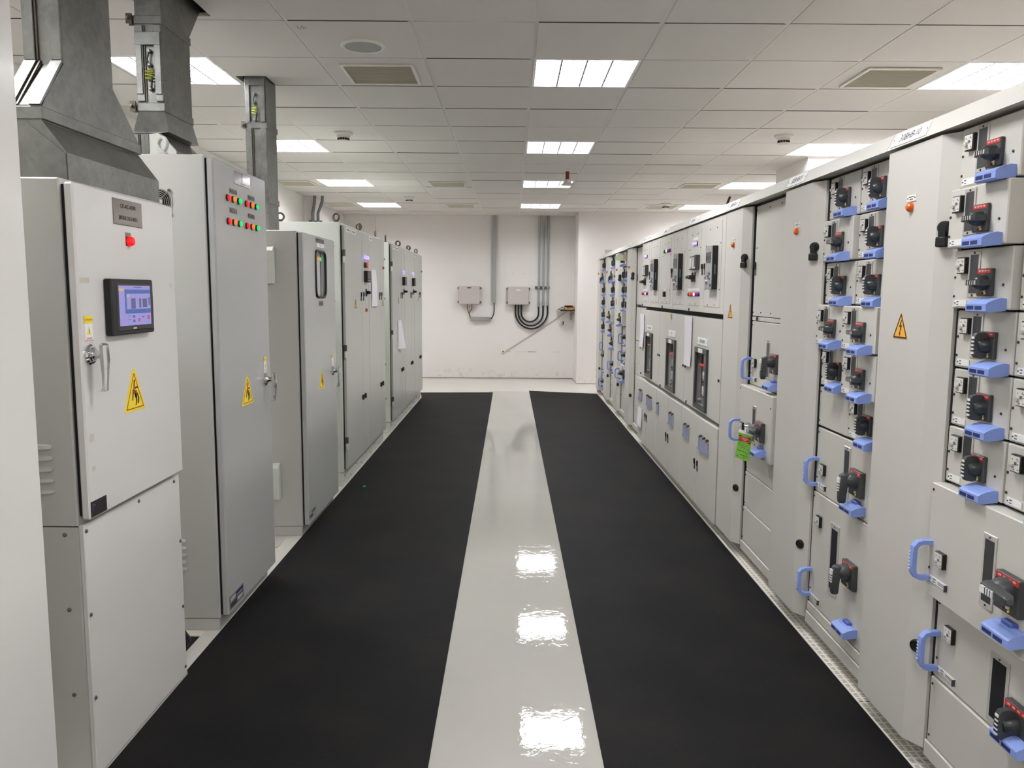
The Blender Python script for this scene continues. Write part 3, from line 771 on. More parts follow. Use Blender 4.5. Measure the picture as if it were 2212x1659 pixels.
def breaker_bay(d):
    """dark frame with the circuit breaker front showing through the mid door"""
    f = MB()
    f.box(0.358, 0.690, -0.016, 0.0, 1.085, 1.118, 'dark'); f.box(0.358, 0.690, -0.016, 0.0, 0.712, 0.742, 'dark')
    f.box(0.358, 0.392, -0.016, 0.0, 0.742, 1.085, 'dark'); f.box(0.652, 0.690, -0.016, 0.0, 0.742, 1.085, 'dark')
    f.box(0.47, 0.585, -0.0175, -0.015, 1.088, 1.115, 'white')
    b = obj('breaker_frame', f, d)
    g = MB().box(0.393, 0.651, 0.028, 0.0495, 0.743, 1.084, 'dark2')
    g.box(0.50, 0.651, 0.016, 0.03, 1.012, 1.084, 'boxgrey')
    g.box(0.45, 0.648, -0.004, 0.03, 0.998, 1.010, 'red', 0.002)
    g.box(0.52, 0.60, 0.006, 0.03, 0.80, 0.996, 'mid', 0.002); g.box(0.535, 0.585, 0.002, 0.03, 0.92, 0.965, 'clear')
    g.box(0.53, 0.585, 0.002, 0.03, 0.81, 0.87, 'clear'); g.box(0.525, 0.595, -0.002, 0.03, 0.895, 0.903, 'ink')
    for z in (0.978, 0.94, 0.882, 0.80): g.lathe([(0.008, 0), (0.008, -0.008)], (0.592, 0.006, z), 'ink', 'y', 10)
    g.box(0.41, 0.645, 0.020, 0.03, 0.745, 0.785, 'mid'); g.box(0.40, 0.45, 0.006, 0.03, 0.765, 0.773, 'clear')
    obj('breaker_front', g, d)
def acb(k, label, plate_s, upper0, upper1, brk_text, lower):
    t = cubicle(k, label)
    for a in plate_s: name_plate(t, *a)
    d = acb_upper(t, 0, []); upper0(d)
    d = acb_upper(t, 1, []); obj('protection_relay', proto('protection_relay', relay_m), d, (0.672, -0.0025, 1.50)); upper1(d)
    # mid door with a real opening for the breaker
    b = MB(); z0, z1 = 0.692, 1.318
    b.box(0.004, 0.37, 0, 0.05, z0, z1, 'cab'); b.box(0.68, 0.996, 0, 0.05, z0, z1, 'cab')
    b.box(0.37, 0.68, 0, 0.05, 1.095, z1, 'cab'); b.box(0.37, 0.68, 0, 0.05, z0, 0.735, 'cab')
    m = obj('breaker_door', b, t); breaker_bay(m)
    lb = MB().box(0, 0.27, -0.004, 0, 0, 0.046, 'white', 0.001).text(brk_text, 0.135, -0.0046, 0.023, 0.030, 'ink')
    for x in (0.008, 0.262): lb.box(x-0.003, x+0.003, -0.005, 0, 0.02, 0.026, 'screw')
    obj('breaker_label', lb, m, (0.39, 0, 1.137))
    for x in (0.03, 0.962): obj('door_lock', proto('door_lock', lambda: MB().lathe([(0.009, 0), (0.009, -0.008), (0.001, -0.009)], (0, 0, 0), 'black', 'y', 12)), m, (x, 0, 0.952))
    obj('label_plate', proto('label_plate_long', label_m(0.098, 0.018)), m, (0.02, 0, 0.698))
    label_strip(t, 0.02, 1.352, -0.001)
    for s in (0, 1):
        x0 = 0.003 + 0.499*s
        d = obj('lower_door', B(x0, x0+0.492, -0.010, 0.05, 0.068, 0.664, 'cab', 0.004), t)
        for x in lower[s]: obj('document_pocket', proto('document_pocket', pocket_m), d, (x, -0.010, 0.548))
        obj('hasp_handle', proto('hasp_handle', hasp_m, True), d, (0.455 if s == 0 else 0.535, -0.010, 0.352))
    obj('plinth', B(0.002, 0.998, 0.055, 0.085, 0.058, 0.10, 'cab'), t)
    return t
def u7(d):
    lamp_row(d, ['lit_violet']*3, 0.195, 0.29, 1.809)
    obj('lamp_label', B(0, 0.13, -0.003, 0, 0, 0.02, 'white'), d, (0.175, -0.0025, 1.832))
    obj('meters', proto(('meters', 2), scale_meter(2)), d, (0.16, -0.0025, 1.634))
    for x in (0.175, 0.245): obj('selector_switch', proto('selector_switch', selector_m), d, (x, -0.0025, 1.585))
    lamp_row(d, ['lens_green', 'lit_red', 'lens_red', 'lit_pink', 'lens_red', 'lens_blue'], 0.10, 0.385, 1.468)
    obj('lamp_label', B(0, 0.34, -0.003, 0, 0, 0.016, 'white'), d, (0.05, -0.0025, 1.492))
def u6(d):
    lamp_row(d, ['lit_green', 'ink', 'lit_pink', 'lens_red', 'lens_blue'], 0.125, 0.37, 1.812)
    obj('key_switch', B(-0.02, 0.02, -0.02, 0, -0.022, 0.022, 'black', 0.003), d, (0.205, -0.0025, 1.466))
    obj('lamp_label', B(0, 0.06, -0.003, 0, 0, 0.016, 'white'), d, (0.18, -0.0025, 1.496))
def u5(d):
    lamp_row(d, ['lit_violet']*3, 0.20, 0.30, 1.812)
    obj('meters', proto(('meters', 2), scale_meter(2)), d, (0.16, -0.0025, 1.634))
    for x in (0.165, 0.24): obj('selector_switch', proto('selector_switch', selector_m), d, (x, -0.0025, 1.58))
    lamp_row(d, ['lens_red', 'lens_red', 'lit_pink', 'lens_blue'], 0.115, 0.37, 1.468)
    obj('lamp_label', B(0, 0.3, -0.003, 0, 0, 0.016, 'white'), d, (0.08, -0.0025, 1.492))
non = lambda d: None
acb(7, 'breaker cubicle with violet lit lamps and INCOMER plate, fourth from the viewer', [('30BHB-7',)], u7, non, 'INCOMER', ([0.10, 0.19], [0.57, 0.655, 0.74]))
acb(6, 'breaker cubicle between two others, one pocket on its lower left door', [('30BHB-6',)], u6, non, 'BT', ([0.04], [0.57, 0.65]))
acb(5, 'farthest of the three breaker cubicles, twin plates on its canopy', [('30BHB', 0.02, 0.19), ('30BHA-30BHB', 0.20, 0.45)], u5, non, 'INCOMER', ([0.10, 0.185], [0.53, 0.615, 0.70]))

# -- four far cubicles with cable doors
t = cubicle(4, 'switchgear cubicle with only blank panels, just beyond the breaker cubicles'); name_plate(t, '30BHB-4'); cable_door(t, sign=False)
for z0, z1 in ((1.355, 1.935), (0.985, 1.328), (0.63, 0.980), (0.48, 0.626), (0.284, 0.476), (0.112, 0.280)): blank(t, 0.396, 0.992, z0, z1, 0.05)
label_strip(t, 0.42, 1.334, 0.052); plinth(t)
obj('hasp_handle', proto('hasp_handle', hasp_m, True), t, (0.42, 0.05, 1.65))

t = cubicle(3, 'switchgear cubicle with three large blue gripped drawers low down, under the pale green note'); name_plate(t, '30BHB-3'); cable_door(t, sign=False)
obj('warning_sign', proto('bolt_warning_sign', bolt_sign(0.096, 0.084)), t, (0.15, 0, 1.334))
for i, (y, v) in enumerate(((0.03, True), (0.05, True), (0.05, True), (0.05, True), (0.0, False))):
    small_drawer(t, 0.394, rz(i), y, v, detail=False)
    if 1 <= i <= 3: small_drawer(t, 0.685, rz(i), 0.05, True, detail=False)
    else: blank(t, 0.685, 0.97, rz(i)-0.164, rz(i), 0.05, False)
for z0, z1, y in ((0.858, 1.088, 0.05), (0.656, 0.854, 0.05), (0.448, 0.652, 0.02)):
    large_drawer(t, 0.394, z0, z1, y, False, win=(0.262, 0.04, 0.19), plate=(0.362, 0.165), detail=False)
blank(t, 0.394, 0.985, 0.28, 0.444, 0.05, False); blank(t, 0.394, 0.985, 0.112, 0.276, 0.05, False); plinth(t)

t = cubicle(2, 'switchgear cubicle with a single blue grip low down, second from the end wall'); name_plate(t, '30BHB-2'); cable_door(t, sign=False)
for i, (y, v) in enumerate(((0.05, True), (0.018, False), (0.05, True), (0.05, True), (0.0, False), (0.02, False), (0.04, False))):
    small_drawer(t, 0.394, rz(i), y, v, detail=False)
    if i == 1: small_drawer(t, 0.685, rz(i), 0.05, False, detail=False)
    else: blank(t, 0.685, 0.97, rz(i)-0.164, rz(i), 0.05, False)
large_drawer(t, 0.394, 0.45, 0.745, 0.05, False, detail=False)
blank(t, 0.394, 0.985, 0.28, 0.446, 0.05, False); blank(t, 0.394, 0.985, 0.112, 0.276, 0.05, False); plinth(t)

t = cubicle(1, 'switchgear cubicle at the far end of the row, beside the end wall'); name_plate(t, '30BHB-1'); cable_door(t, sign=False)
for i, (y, v) in enumerate(((0.05, True), (0.02, False), (0.05, True), (0.05, True), (0.05, True), (0.05, True))):
    small_drawer(t, 0.394, rz(i), y, v, detail=False); blank(t, 0.685, 0.97, rz(i)-0.164, rz(i), 0.05, False)
large_drawer(t, 0.394, 0.36, 0.91, 0.05, False, dark='void', win=(0.2, 0.1, 0.4), meter_z=0.3, plate=(0.362, 0.3), grip_z=0.3, detail=False)
large_drawer(t, 0.394, 0.12, 0.355, 0.05, False, win=(0.262, 0.03, 0.2), detail=False); plinth(t)
obj('end_panel', B(-0.02, 0.0, 0.02, 0.8, 0.0, 1.95, 'cab', 0.003), t)

# -- loose things hanging on the row
def tag_thing():
    t = thing('danger_tag', 'green danger tag with red oval hanging from the breaker handle of cubicle 30BHB-8', 'tag', (1.178, 3.915, 0.785), -pi/2 + radians(35))
    b = MB(); b.xf = Matrix.Rotation(radians(8), 4, 'Y')
    b.box(-0.042, 0.042, -0.001, 0, -0.145, -0.012, 'tag_green'); b.box(-0.043, 0.043, -0.0012, 0, -0.012, 0.004, 'white')
    b.box(-0.036, 0.036, -0.0018, 0, -0.054, -0.024, 'ink')
    b.prism([(0.036*cos(a), -0.039+0.0145*sin(a)) for a in [2*pi*i/24 for i in range(24)]], -0.0022, -0.001, 'amber'); b.prism([(0.034*cos(a), -0.039+0.0128*sin(a)) for a in [2*pi*i/24 for i in range(24)]], -0.0026, -0.001, 'red')
    b.text('DANGER', 0, -0.003, -0.036, 0.009, 'white'); b.text('PELIGRO', 0, -0.003, -0.0435, 0.0065, 'white')
    rnd = random.Random(3)
    for i in range(8):
        x = -0.034
        while x < 0.03:
            w = rnd.uniform(0.006, 0.016)
            if rnd.random() < 0.72: b.box(x, min(x+w, 0.036), -0.0014, 0, -0.065-i*0.0098, -0.0625-i*0.0098, 'ink' if i > 3 else 'ink_grey')
            x += w + 0.004
    b.xf = None
    obj('card', b, t)
    obj('cord', MB().tube([(0.004, -0.002, -0.006), (0.006, -0.004, 0.014), (0.014, 0.0, 0.034), (0.02, 0.012, 0.03), (0.016, 0.01, 0.008), (0.006, 0.002, -0.006)], 0.0024, 'white', 6), t)
    obj('padlock_hasp', MB().box(-0.016, 0.022, 0.0, 0.016, 0.022, 0.034, 'steel', 0.003).tube([(0.018, 0.008, 0.03), (-0.006, 0.004, 0.026), (-0.018, 0.006, 0.034), (-0.004, 0.012, 0.044), (0.014, 0.012, 0.04)], 0.004, 'chrome', 8), t)
tag_thing()
def sheet(lab, x, y, z, w, h, seed, rz_=-pi/2, mt='paper', nm='paper_sheet', cat='paper', grp=None, lean=0.0):
    """hanging sheets: a slightly curled stack held at the top, lower corners standing off"""
    b = MB(); rnd = random.Random(seed); nx, nz = 6, 10; bm = b.bm; g = []
    for s in (0, 1):
        rows = []
        for j in range(nz+1):
            row = []
            for i in range(nx+1):
                u, v = i/nx, j/nz
                off = -0.003 - 0.010*sin(u*pi*0.9)*v - lean*u*v - 0.002*sin(5*v+seed)
                row.append(bm.verts.new((u*w, off - (0.0025 if s else 0), -v*h)))
            rows.append(row)
        g.append(rows)
    fs = []
    for j in range(nz):
        for i in range(nx):
            fs.append(bm.faces.new((g[1][j][i], g[1][j+1][i], g[1][j+1][i+1], g[1][j][i+1]))); fs.append(bm.faces.new((g[0][j][i], g[0][j][i+1], g[0][j+1][i+1], g[0][j+1][i])))
    for j in range(nz):
        for i in (0, nx):
            fs.append(bm.faces.new((g[0][j][i], g[0][j+1][i], g[1][j+1][i], g[1][j][i])))
    for i in range(nx):
        for j in (0, nz):
            fs.append(bm.faces.new((g[0][j][i], g[1][j][i], g[1][j][i+1], g[0][j][i+1])))
    bmesh.ops.recalc_face_normals(bm, faces=fs); b._m(mt)
    tag(obj(nm, b, None, (x, y, z), rot=(0, 0, rz_)), lab, cat, grp)
sheet('white paper sheets hanging on the breaker door nearest the viewer', 1.250, 5.712, 1.312, 0.235, 0.345, 1, lean=0.006, grp='hanging paper sheets')
sheet('white paper sheets hanging on the farthest breaker door', 1.250, 7.715, 1.275, 0.245, 0.315, 2, lean=0.006, grp='hanging paper sheets')
sheet('printed paper list on the lower left door of the farthest breaker cubicle', 1.2395, 7.67, 0.378, 0.25, 0.175, 3, grp='hanging paper sheets')
tag(obj('paper_note', MB().prism([(0.002, 0.0), (0.075, -0.004), (0.110, -0.012), (0.100, -0.082), (0.06, -0.074), (-0.018, -0.068)], -0.001, 0.001, 'paper_green').prism([(0.068, -0.006), (0.108, -0.014), (0.099, -0.079), (0.064, -0.072)], -0.0016, -0.001, 'note_pink'), None, (1.180, 9.02, 1.908)), 'pale green paper note hanging from the canopy near the far end of the switchgear', 'note')
tag(obj('stick_tag', MB().prism([(0, 0), (0.028, 0.004), (0.034, -0.04), (0.016, -0.034), (0.010, -0.012)], -0.004, 0.0, 'cable_y'), None, (1.246, 6.235, 1.31), rot=(0, 0, -pi/2)), 'small dirty yellow tape scrap stuck above the middle breaker door', 'tape')
tag(obj('black_rod', MB().tube([(1.405, 5.38, 2.004), (1.425, 5.30, 2.105)], 0.008, 'black', 8)), 'short black rod sticking up from the top of the switchgear row', 'rod')

# ------------------------------------------------------------------ left control cabinets
# local frame: x runs along the row away from the viewer, -y faces the aisle, z up; y=0 is the door face
def fall_sign(w, h):
    def f():
        b = MB(); r = 0.06
        b.prism([(0, h*1.03), (0.012, h*0.98), (w*0.53, 0.0), (w*0.5, -0.004), (-w*0.5, -0.004), (-w*0.53, 0.0), (-0.012, h*0.98)], -0.001, 0, 'yellow')
        for a, c in (((0, h*0.92), (w*0.43, h*0.045)), ((w*0.43, h*0.045), (-w*0.43, h*0.045)), ((-w*0.43, h*0.045), (0, h*0.92))):
            A, Cc = Vector(a), Vector(c); d = (Cc-A).normalized(); n = Vector((-d.y, d.x))*0.0016
            b.prism([tuple(A+n), tuple(Cc+n), tuple(Cc-n), tuple(A-n)], -0.0015, -0.0005, 'brown')
        P = lambda L, m: b.prism([(x*w, z*h) for x, z in L], -0.0018, -0.0005, m)
        P([(-0.02, 0.76), (0.05, 0.76), (0.0, 0.50), (-0.06, 0.50)], 'brown')          # cable
        P([(-0.10, 0.52), (0.0, 0.50), (0.10, 0.49), (0.12, 0.42), (0.06, 0.30), (0.0, 0.40), (-0.10, 0.44)], 'brown')   # trunk
        P([(0.02, 0.52), (0.06, 0.585), (0.16, 0.575), (0.20, 0.52), (0.12, 0.545)], 'ink')    # head bent over
        P([(-0.10, 0.46), (-0.14, 0.24), (-0.10, 0.25), (-0.06, 0.43)], 'ink')         # hanging arm
        P([(0.0, 0.42), (0.02, 0.30), (0.06, 0.32), (0.08, 0.4)], 'ink')
        P([(0.05, 0.34), (0.06, 0.20), (0.02, 0.10), (0.06, 0.11), (0.11, 0.2), (0.11, 0.36)], 'ink')
        P([(0.12, 0.40), (0.17, 0.26), (0.14, 0.14), (0.19, 0.15), (0.22, 0.27), (0.15, 0.42)], 'ink')
        return b
    return f
def side_sticker(w, h):
    def f():
        b = MB().box(0, w, -0.001, 0, 0, h, 'white')
        b.box(0, w, -0.0014, 0, h*0.72, h, 'yellow'); b.text('ATTENTION', w/2, -0.0018, h*0.85, w*0.17, 'ink_red')
        b.prism([(w*0.5, h*0.60), (w*0.73, h*0.30), (w*0.27, h*0.30)], -0.0014, 0, 'yellow'); b.prism([(w*0.5, h*0.52), (w*0.56, h*0.42), (w*0.48, h*0.34), (w*0.50, h*0.42)], -0.0018, 0, 'ink')
        b.text('DANGER', w/2, -0.0018, h*0.155, w*0.16, 'ink_red'); b.text('HIGH VOLTAGE', w/2, -0.0018, h*0.07, w*0.15, 'ink_red')
        return b
    return f
def esc_m():
    b = MB().lathe([(0.030, 0), (0.030, -0.004), (0.026, -0.009), (0.021, -0.010), (0.019, -0.014), (0.015, -0.014), (0.0125, -0.018), (0.0125, -0.040), (0.001, -0.040)], (0, 0, 0), 'chrome', 'y', 28)
    return b
def clever_m():
    b = MB()
    b.loft([[(x*hw, -0.036 + dy - t*y, z) for x, y in ((-1, 0.0), (1, 0.0), (1.0, 0.6), (0.55, 1.0), (-0.55, 1.0), (-1.0, 0.6))] for z, hw, t, dy in ((0.034, 0.008, 0.010, 0), (0.028, 0.0145, 0.016, 0), (-0.015, 0.0145, 0.018, 0), (-0.06, 0.010, 0.013, -0.001), (-0.096, 0.0085, 0.011, 0.0), (-0.104, 0.0085, 0.016, 0.005), (-0.107, 0.006, 0.018, 0.012))], 'chrome')
    return b
def door_handle(d, x, z):
    h = obj('door_handle', proto('door_handle', lambda: esc_m(), True), d, (x, 0, z))
    obj('lever', proto('lever', clever_m, True), d, (x, 0, z))
def maker_plate(w, h):
    def f():
        b = MB().box(0, w, -0.0015, 0, 0, h, 'mid')
        b.box(w*0.04, w*0.5, -0.002, 0, h*0.1, h*0.45, 'iron'); b.box(w*0.45, w*0.96, -0.002, 0, h*0.5, h*0.9, 'blue_dark'); b.box(w*0.5, w*0.92, -0.0025, 0, h*0.6, h*0.68, 'clear'); b.box(w*0.08, w*0.4, -0.0025, 0, h*0.6, h*0.85, 'clear')
        b.box(w*0.55, w*0.9, -0.0025, 0, h*0.2, h*0.4, 'clear')
        return b
    return f
def small_plate(w, h, m='plate_steel'):
    def f():
        b = MB().box(0, w, -0.0015, 0, 0, h, m)
        for x in (0.004, w-0.007): b.box(x, x+0.003, -0.0024, 0, h*0.42, h*0.42+0.003, 'ink')
        for i in range(3): b.box(w*0.22+i*w*0.2, w*0.22+i*w*0.2+w*0.15, -0.002, 0, h*0.35, h*0.65, 'ink_grey')
        return b
    return f
def louvre_m(w=0.10):
    def f():
        b = MB(); n = 10; rings = []
        for i in range(n+1):
            a = pi*i/n; k = sin(a)**0.5 if 0 < i < n else 0.05
            u = -w/2*cos(a)
            rings.append([(0, u, -0.008*k), (-0.012*k, u, -0.006*k), (-0.009*k, u, 0.004*k), (0, u, 0.008*k)])
        return b.loft(rings, 'grey_side')
    return f
def eyebolt_m():
    b = MB().torus((0, 0, 0.044), 0.026, 0.0075, 'iron', 'y', 22, 8)
    b.lathe([(0.020, 0.0), (0.020, 0.008), (0.010, 0.016)], (0, 0, 0), 'iron', 'z', 14)
    return b
def dome_bolt(r=0.008):
    return lambda: MB().lathe([(r, 0), (r*0.95, -r*0.35), (r*0.5, -r*0.7), (0.0005, -r*0.75)], (0, 0, 0), 'bolt', 'y', 14)
def left_cab(name, label, x, y0, w, h, depth, body_m, front=0.04, plinth=0.055, side_m=None):
    t = thing('control_cabinet' if name is None else name, label, 'electrical cabinet', (x, y0, 0), pi/2, 'control cabinets of the left row')
    obj('body', B(0, w, front, depth, plinth+0.002, h, side_m or body_m, 0.004), t)
    obj('plinth', B(0.002, w-0.002, front+0.004, depth, 0, plinth, side_m or body_m, 0.002), t)
    return t

# nearest cabinet, only its plain white face shows
t = thing('control_cabinet', 'tall plain white cabinet at the left edge, nearest the viewer', 'electrical cabinet', (-1.25, 0.95, 0), pi/2, 'control cabinets of the left row')
obj('body', B(0, 1.108, 0.0, 0.62, 0.0, 2.38, 'white_cab', 0.004), t)

# cabinet with the touch screen
t = left_cab(None, 'grey control cabinet with a touch screen and CP-AC-ADM plate, second from the viewer', -1.222, 2.24, 0.668, 1.782, 0.64, 'grey', 0.038, 0.0, 'grey_side')
d = obj('door', B(0.0, 0.65, 0.0, 0.026, 0.806, 1.770, 'lgrey', 0.005), t)
obj('door_gasket', B(0.012, 0.64, 0.026, 0.038, 0.815, 1.765, 'gasket'), t)
lp = obj('lower_panel', B(0.0, 0.662, 0.022, 0.037, 0.008, 0.79, 'lgrey', 0.002), t)
me = proto('panel_bolt', dome_bolt(0.0065), True)
for x, z in ((0.012, 0.77), (0.012, 0.515), (0.012, 0.255), (0.648, 0.535), (0.648, 0.28), (0.648, 0.04), (0.34, 0.772), (0.615, 0.772)): obj('bolt', me, lp, (x, 0.022, z))
for z in (0.762, 0.534, 0.270): obj('bolt', me, t, (0.0, 0.078, z), rot=(0, 0, -pi/2))
obj('seam', B(-0.0006, 0.02, 0.039, 0.63, 0.785, 0.788, 'gasket'), t)
for i in range(5): obj('louvre', proto('louvre', louvre_m(), True), t, (0, 0.148, 1.022 - 0.0325*i))
np_ = MB().box(0, 0.188, -0.0025, 0, 0, 0.079, 'plate_steel', 0.0008).text('CP-AC-ADM', 0.094, -0.003, 0.058, 0.0185, 'ink').text('30SAK10GH001', 0.094, -0.003, 0.022, 0.0185, 'ink')
obj('name_plate', np_, d, (0.219, 0, 1.674))
obj('lamp_plate', small_plate(0.034, 0.042)(), d, (0.292, 0, 1.611))
obj('pilot_lamp', MB().lathe([(0.0155, 0.0), (0.0155, -0.006), (0.0145, -0.012), (0.010, -0.017), (0.001, -0.018)], (0, 0, 0), 'lit_red', 'y', 20), d, (0.310, -0.001, 1.626), smooth=True)
obj('sticker', side_sticker(0.045, 0.077)(), d, (0.022, 0, 1.321))
door_handle(d, 0.044, 1.286)
obj('warning_sign', fall_sign(0.132, 0.128)(), d, (0.301, 0, 1.087))
obj('maker_plate', MB().box(0, 0.088, -0.0015, 0, 0, 0.046, 'ink').box(0.004, 0.014, -0.002, 0, 0.02, 0.04, 'blue_dark').box(0.016, 0.022, -0.002, 0, 0.03, 0.036, 'lens_red'), d, (0.004, 0, 0.812))
for x, z, w, h in ((0.012, 1.492, 0.05, 0.015), (0.60, 1.482, 0.018, 0.016), (0.02, 1.032, 0.022, 0.024), (0.025, 0.945, 0.016, 0.014)): obj('tape_residue', B(0, w, -0.0006, 0, 0, h, mat('tape_residue', (190, 184, 172), 0.7) if 'tr' not in M else M['tr'], 0), d, (x, 0, z))
# touch screen
s = MB().box(0, 0.276, -0.024, 0.0, 0, 0.172, 'black', 0.004)
s.box(0.030, 0.264, -0.0255, -0.022, 0.012, 0.158, 'dark2', 0.002)
sc_ = obj('touch_screen', s, d, (0.139, 0, 1.334))
g = MB()
def px_(x0, x1, z0, z1, m, k=0): g.box(0.040+0.208*x0, 0.040+0.208*x1, -0.0265-0.0003*k, -0.0255, 0.028+0.124*z0, 0.028+0.124*z1, m)
M['scr_lav'] = mat('screen_lavender', (90, 86, 130), 0.4, emit=0.22, ecol=(172, 164, 232))
M['scr_blue'] = mat('screen_blue', (40, 60, 110), 0.4, emit=0.2, ecol=(84, 118, 186))
M['scr_deep'] = mat('screen_slate', (50, 54, 80), 0.4, emit=0.2, ecol=(104, 108, 146))
M['scr_red'] = mat('screen_red', (100, 40, 56), 0.4, emit=0.26, ecol=(200, 80, 110))
M['scr_tan'] = mat('screen_tan', (176, 150, 96), 0.4, emit=0.26, ecol=(180, 152, 96))
px_(0, 1, 0, 1, 'scr_lav'); px_(0.17, 1, 0.80, 0.90, 'scr_blue', 1); px_(0.17, 1, 0.30, 0.41, 'scr_blue', 1); px_(0.17, 0.22, 0.41, 0.80, 'scr_blue', 1)
px_(0.36, 0.50, 0.42, 0.68, 'scr_deep', 1); px_(0.62, 0.68, 0.44, 0.68, 'scr_deep', 1); px_(0.73, 0.88, 0.45, 0.67, 'scr_deep', 1); px_(0.23, 0.32, 0.46, 0.66, 'scr_lav', 2); px_(0.93, 0.98, 0.5, 0.7, 'scr_blue', 1)
px_(0.0, 0.15, 0.865, 0.925, 'scr_tan', 1); px_(0.24, 0.30, 0.715, 0.775, 'scr_tan', 1); px_(0.46, 0.72, 0.945, 0.97, 'scr_deep', 1)
for x, z in ((0.40, 0.19), (0.40, 0.08)): px_(x, x+0.07, z, z+0.06, 'scr_blue', 1)
for x, z, h in ((0.57, 0.08, 0.09), (0.885, 0.13, 0.11)): px_(x, x+0.06, z, z+h, 'scr_red', 1)
px_(0.70, 0.76, 0.19, 0.22, 'scr_deep', 1); px_(0.24, 0.34, 0.24, 0.25, 'scr_deep', 1); px_(0.24, 0.34, 0.15, 0.16, 'scr_deep', 1)
g.box(0.124, 0.146, -0.0262, -0.0255, 0.0165, 0.0215, 'clear')
g.lathe([(0.0025, 0), (0.002, -0.001)], (0.046, -0.0255, 0.147), 'lit_red', 'y', 10)
obj('display', g, d, (0.139, 0, 1.334))

# cabinet with twelve pilot lamps
t = left_cab(None, 'grey control cabinet with twelve red, orange and green lamps, third from the viewer', -1.222, 3.30, 0.68, 2.022, 0.64, 'grey', 0.038, 0.052, 'grey_side')
d = obj('door', B(0.0, 0.685, 0.0, 0.028, 0.066, 2.012, 'grey', 0.006), t)
obj('door_gasket', B(0.012, 0.672, 0.028, 0.038, 0.07, 2.010, 'gasket'), t)
pl = MB().box(0, 0.21, -0.0025, 0, 0.0, 0.055, 'chrome', 0.0006).box(0, 0.21, -0.0032, 0, 0.0, 0.0135, 'white').text('30SAK20GH001', 0.105, -0.0038, 0.0068, 0.009, 'ink').box(0.098, 0.103, -0.003, 0, 0.014, 0.055, 'ink')
obj('name_plate', pl, d, (0.24, 0, 1.940))
for x, z in ((0.181, 1.890), (0.419, 1.890), (0.176, 1.808), (0.413, 1.806)): obj('lamp_plate', proto('lamp_plate', small_plate(0.09, 0.021)), d, (x, 0, z))
for z in (1.867, 1.768):
    for x, c in ((0.148, 'lit_red'), (0.217, 'lit_orange'), (0.287, 'lit_green'), (0.386, 'lit_red'), (0.456, 'lit_orange'), (0.527, 'lit_green')):
        obj('pilot_lamp', proto(('pilot_lamp', c), lamp_m(c), True), d, (x, 0, z))
obj('sticker', side_sticker(0.040, 0.080)(), d, (0.582, 0, 1.069))
door_handle(d, 0.602, 1.036)
obj('warning_sign', fall_sign(0.150, 0.126)(), d, (0.330, 0, 0.953))
obj('maker_plate', maker_plate(0.175, 0.062)(), d, (0.012, 0, 0.084))
# cooling-fan guard on the side that faces the viewer
fg = MB()
for R in (0.018, 0.0255, 0.033, 0.0405, 0.048): fg.torus((0, 0, 0), R, 0.0016, 'steel', 'x', 30, 6)
fg.torus((0.004, 0, 0), 0.053, 0.003, 'clear', 'x', 30, 6)
for a in (pi/4, 3*pi/4, 5*pi/4, 7*pi/4):
    fg.tube([(-0.001, 0.010*cos(a), 0.010*sin(a)), (-0.001, 0.062*cos(a), 0.062*sin(a))], 0.0016, 'steel', 6)
    fg.lathe([(0.006, 0.001), (0.006, -0.004), (0.001, -0.005)], (0, 0.064*cos(a), 0.064*sin(a)), 'iron', 'x', 10)
fg.lathe([(0.015, -0.001), (0.015, 0.003)], (0, 0, 0), 'clear', 'x', 18)
f = obj('fan_guard', fg, t, (-0.007, 0.225, 1.832), smooth=True)
obj('fan_opening', MB().lathe([(0.050, 0.0), (0.050, -0.002)], (0, 0, 0), 'void', 'x', 28), t, (-0.0005, 0.225, 1.832))
for i in range(5): obj('louvre', proto('louvre', louvre_m(), True), t, (0, 0.222, 0.402 - 0.031*i))
obj('eyebolt', MB().torus((0, 0, 0.044), 0.026, 0.0085, 'grey_side', 'y', 22, 8).lathe([(0.022, 0.0), (0.022, 0.008), (0.010, 0.018)], (0, 0, 0), 'grey_side', 'z', 14), t, (0.03, 0.215, 2.022), smooth=True, rot=(0, 0, pi/2-0.5))

# cabinet with the oblong window
t = left_cab(None, 'grey control cabinet with a black framed oblong window, fourth from the viewer', -1.217, 4.65, 0.83, 1.822, 0.62, 'grey', 0.038, 0.055, 'grey_side')
db = MB()
db.box(0.0, 0.285, 0, 0.028, 0.066, 1.812, 'grey', 0.004); db.box(0.54, 0.812, 0, 0.028, 0.066, 1.812, 'grey', 0.004)
db.box(0.281, 0.544, 0, 0.028, 0.066, 1.435, 'grey'); db.box(0.281, 0.544, 0, 0.028, 1.722, 1.812, 'grey')
d = obj('door', db, t)
obj('door_gasket', MB().box(0.012, 0.28, 0.028, 0.038, 0.07, 1.81, 'gasket').box(0.545, 0.80, 0.028, 0.038, 0.07, 1.81, 'gasket').box(0.28, 0.545, 0.028, 0.038, 0.07, 1.43, 'gasket').box(0.28, 0.545, 0.028, 0.038, 1.726, 1.81, 'gasket'), t)
def rrect(x0, x1, z0, z1, r, n=6):
    P = []
    for cx, cz, a0 in ((x1-r, z1-r, 0), (x0+r, z1-r, pi/2), (x0+r, z0+r, pi), (x1-r, z0+r, 3*pi/2)):
        for i in range(n+1): P.append((cx + r*cos(a0+pi/2*i/n), -0.002, cz + r*sin(a0+pi/2*i/n)))
    return P
obj('window_frame', MB().tube(rrect(0.282, 0.543, 1.435, 1.722, 0.05), 0.0085, 'black', 10, closed=True), d, smooth=True)
obj('window_pane', B(0.285, 0.54, 0.010, 0.013, 1.436, 1.721, 'glass'), d)
obj('inner_panel', B(0.26, 0.80, 0.0345, 0.0385, 1.40, 1.76, 'white'), d)
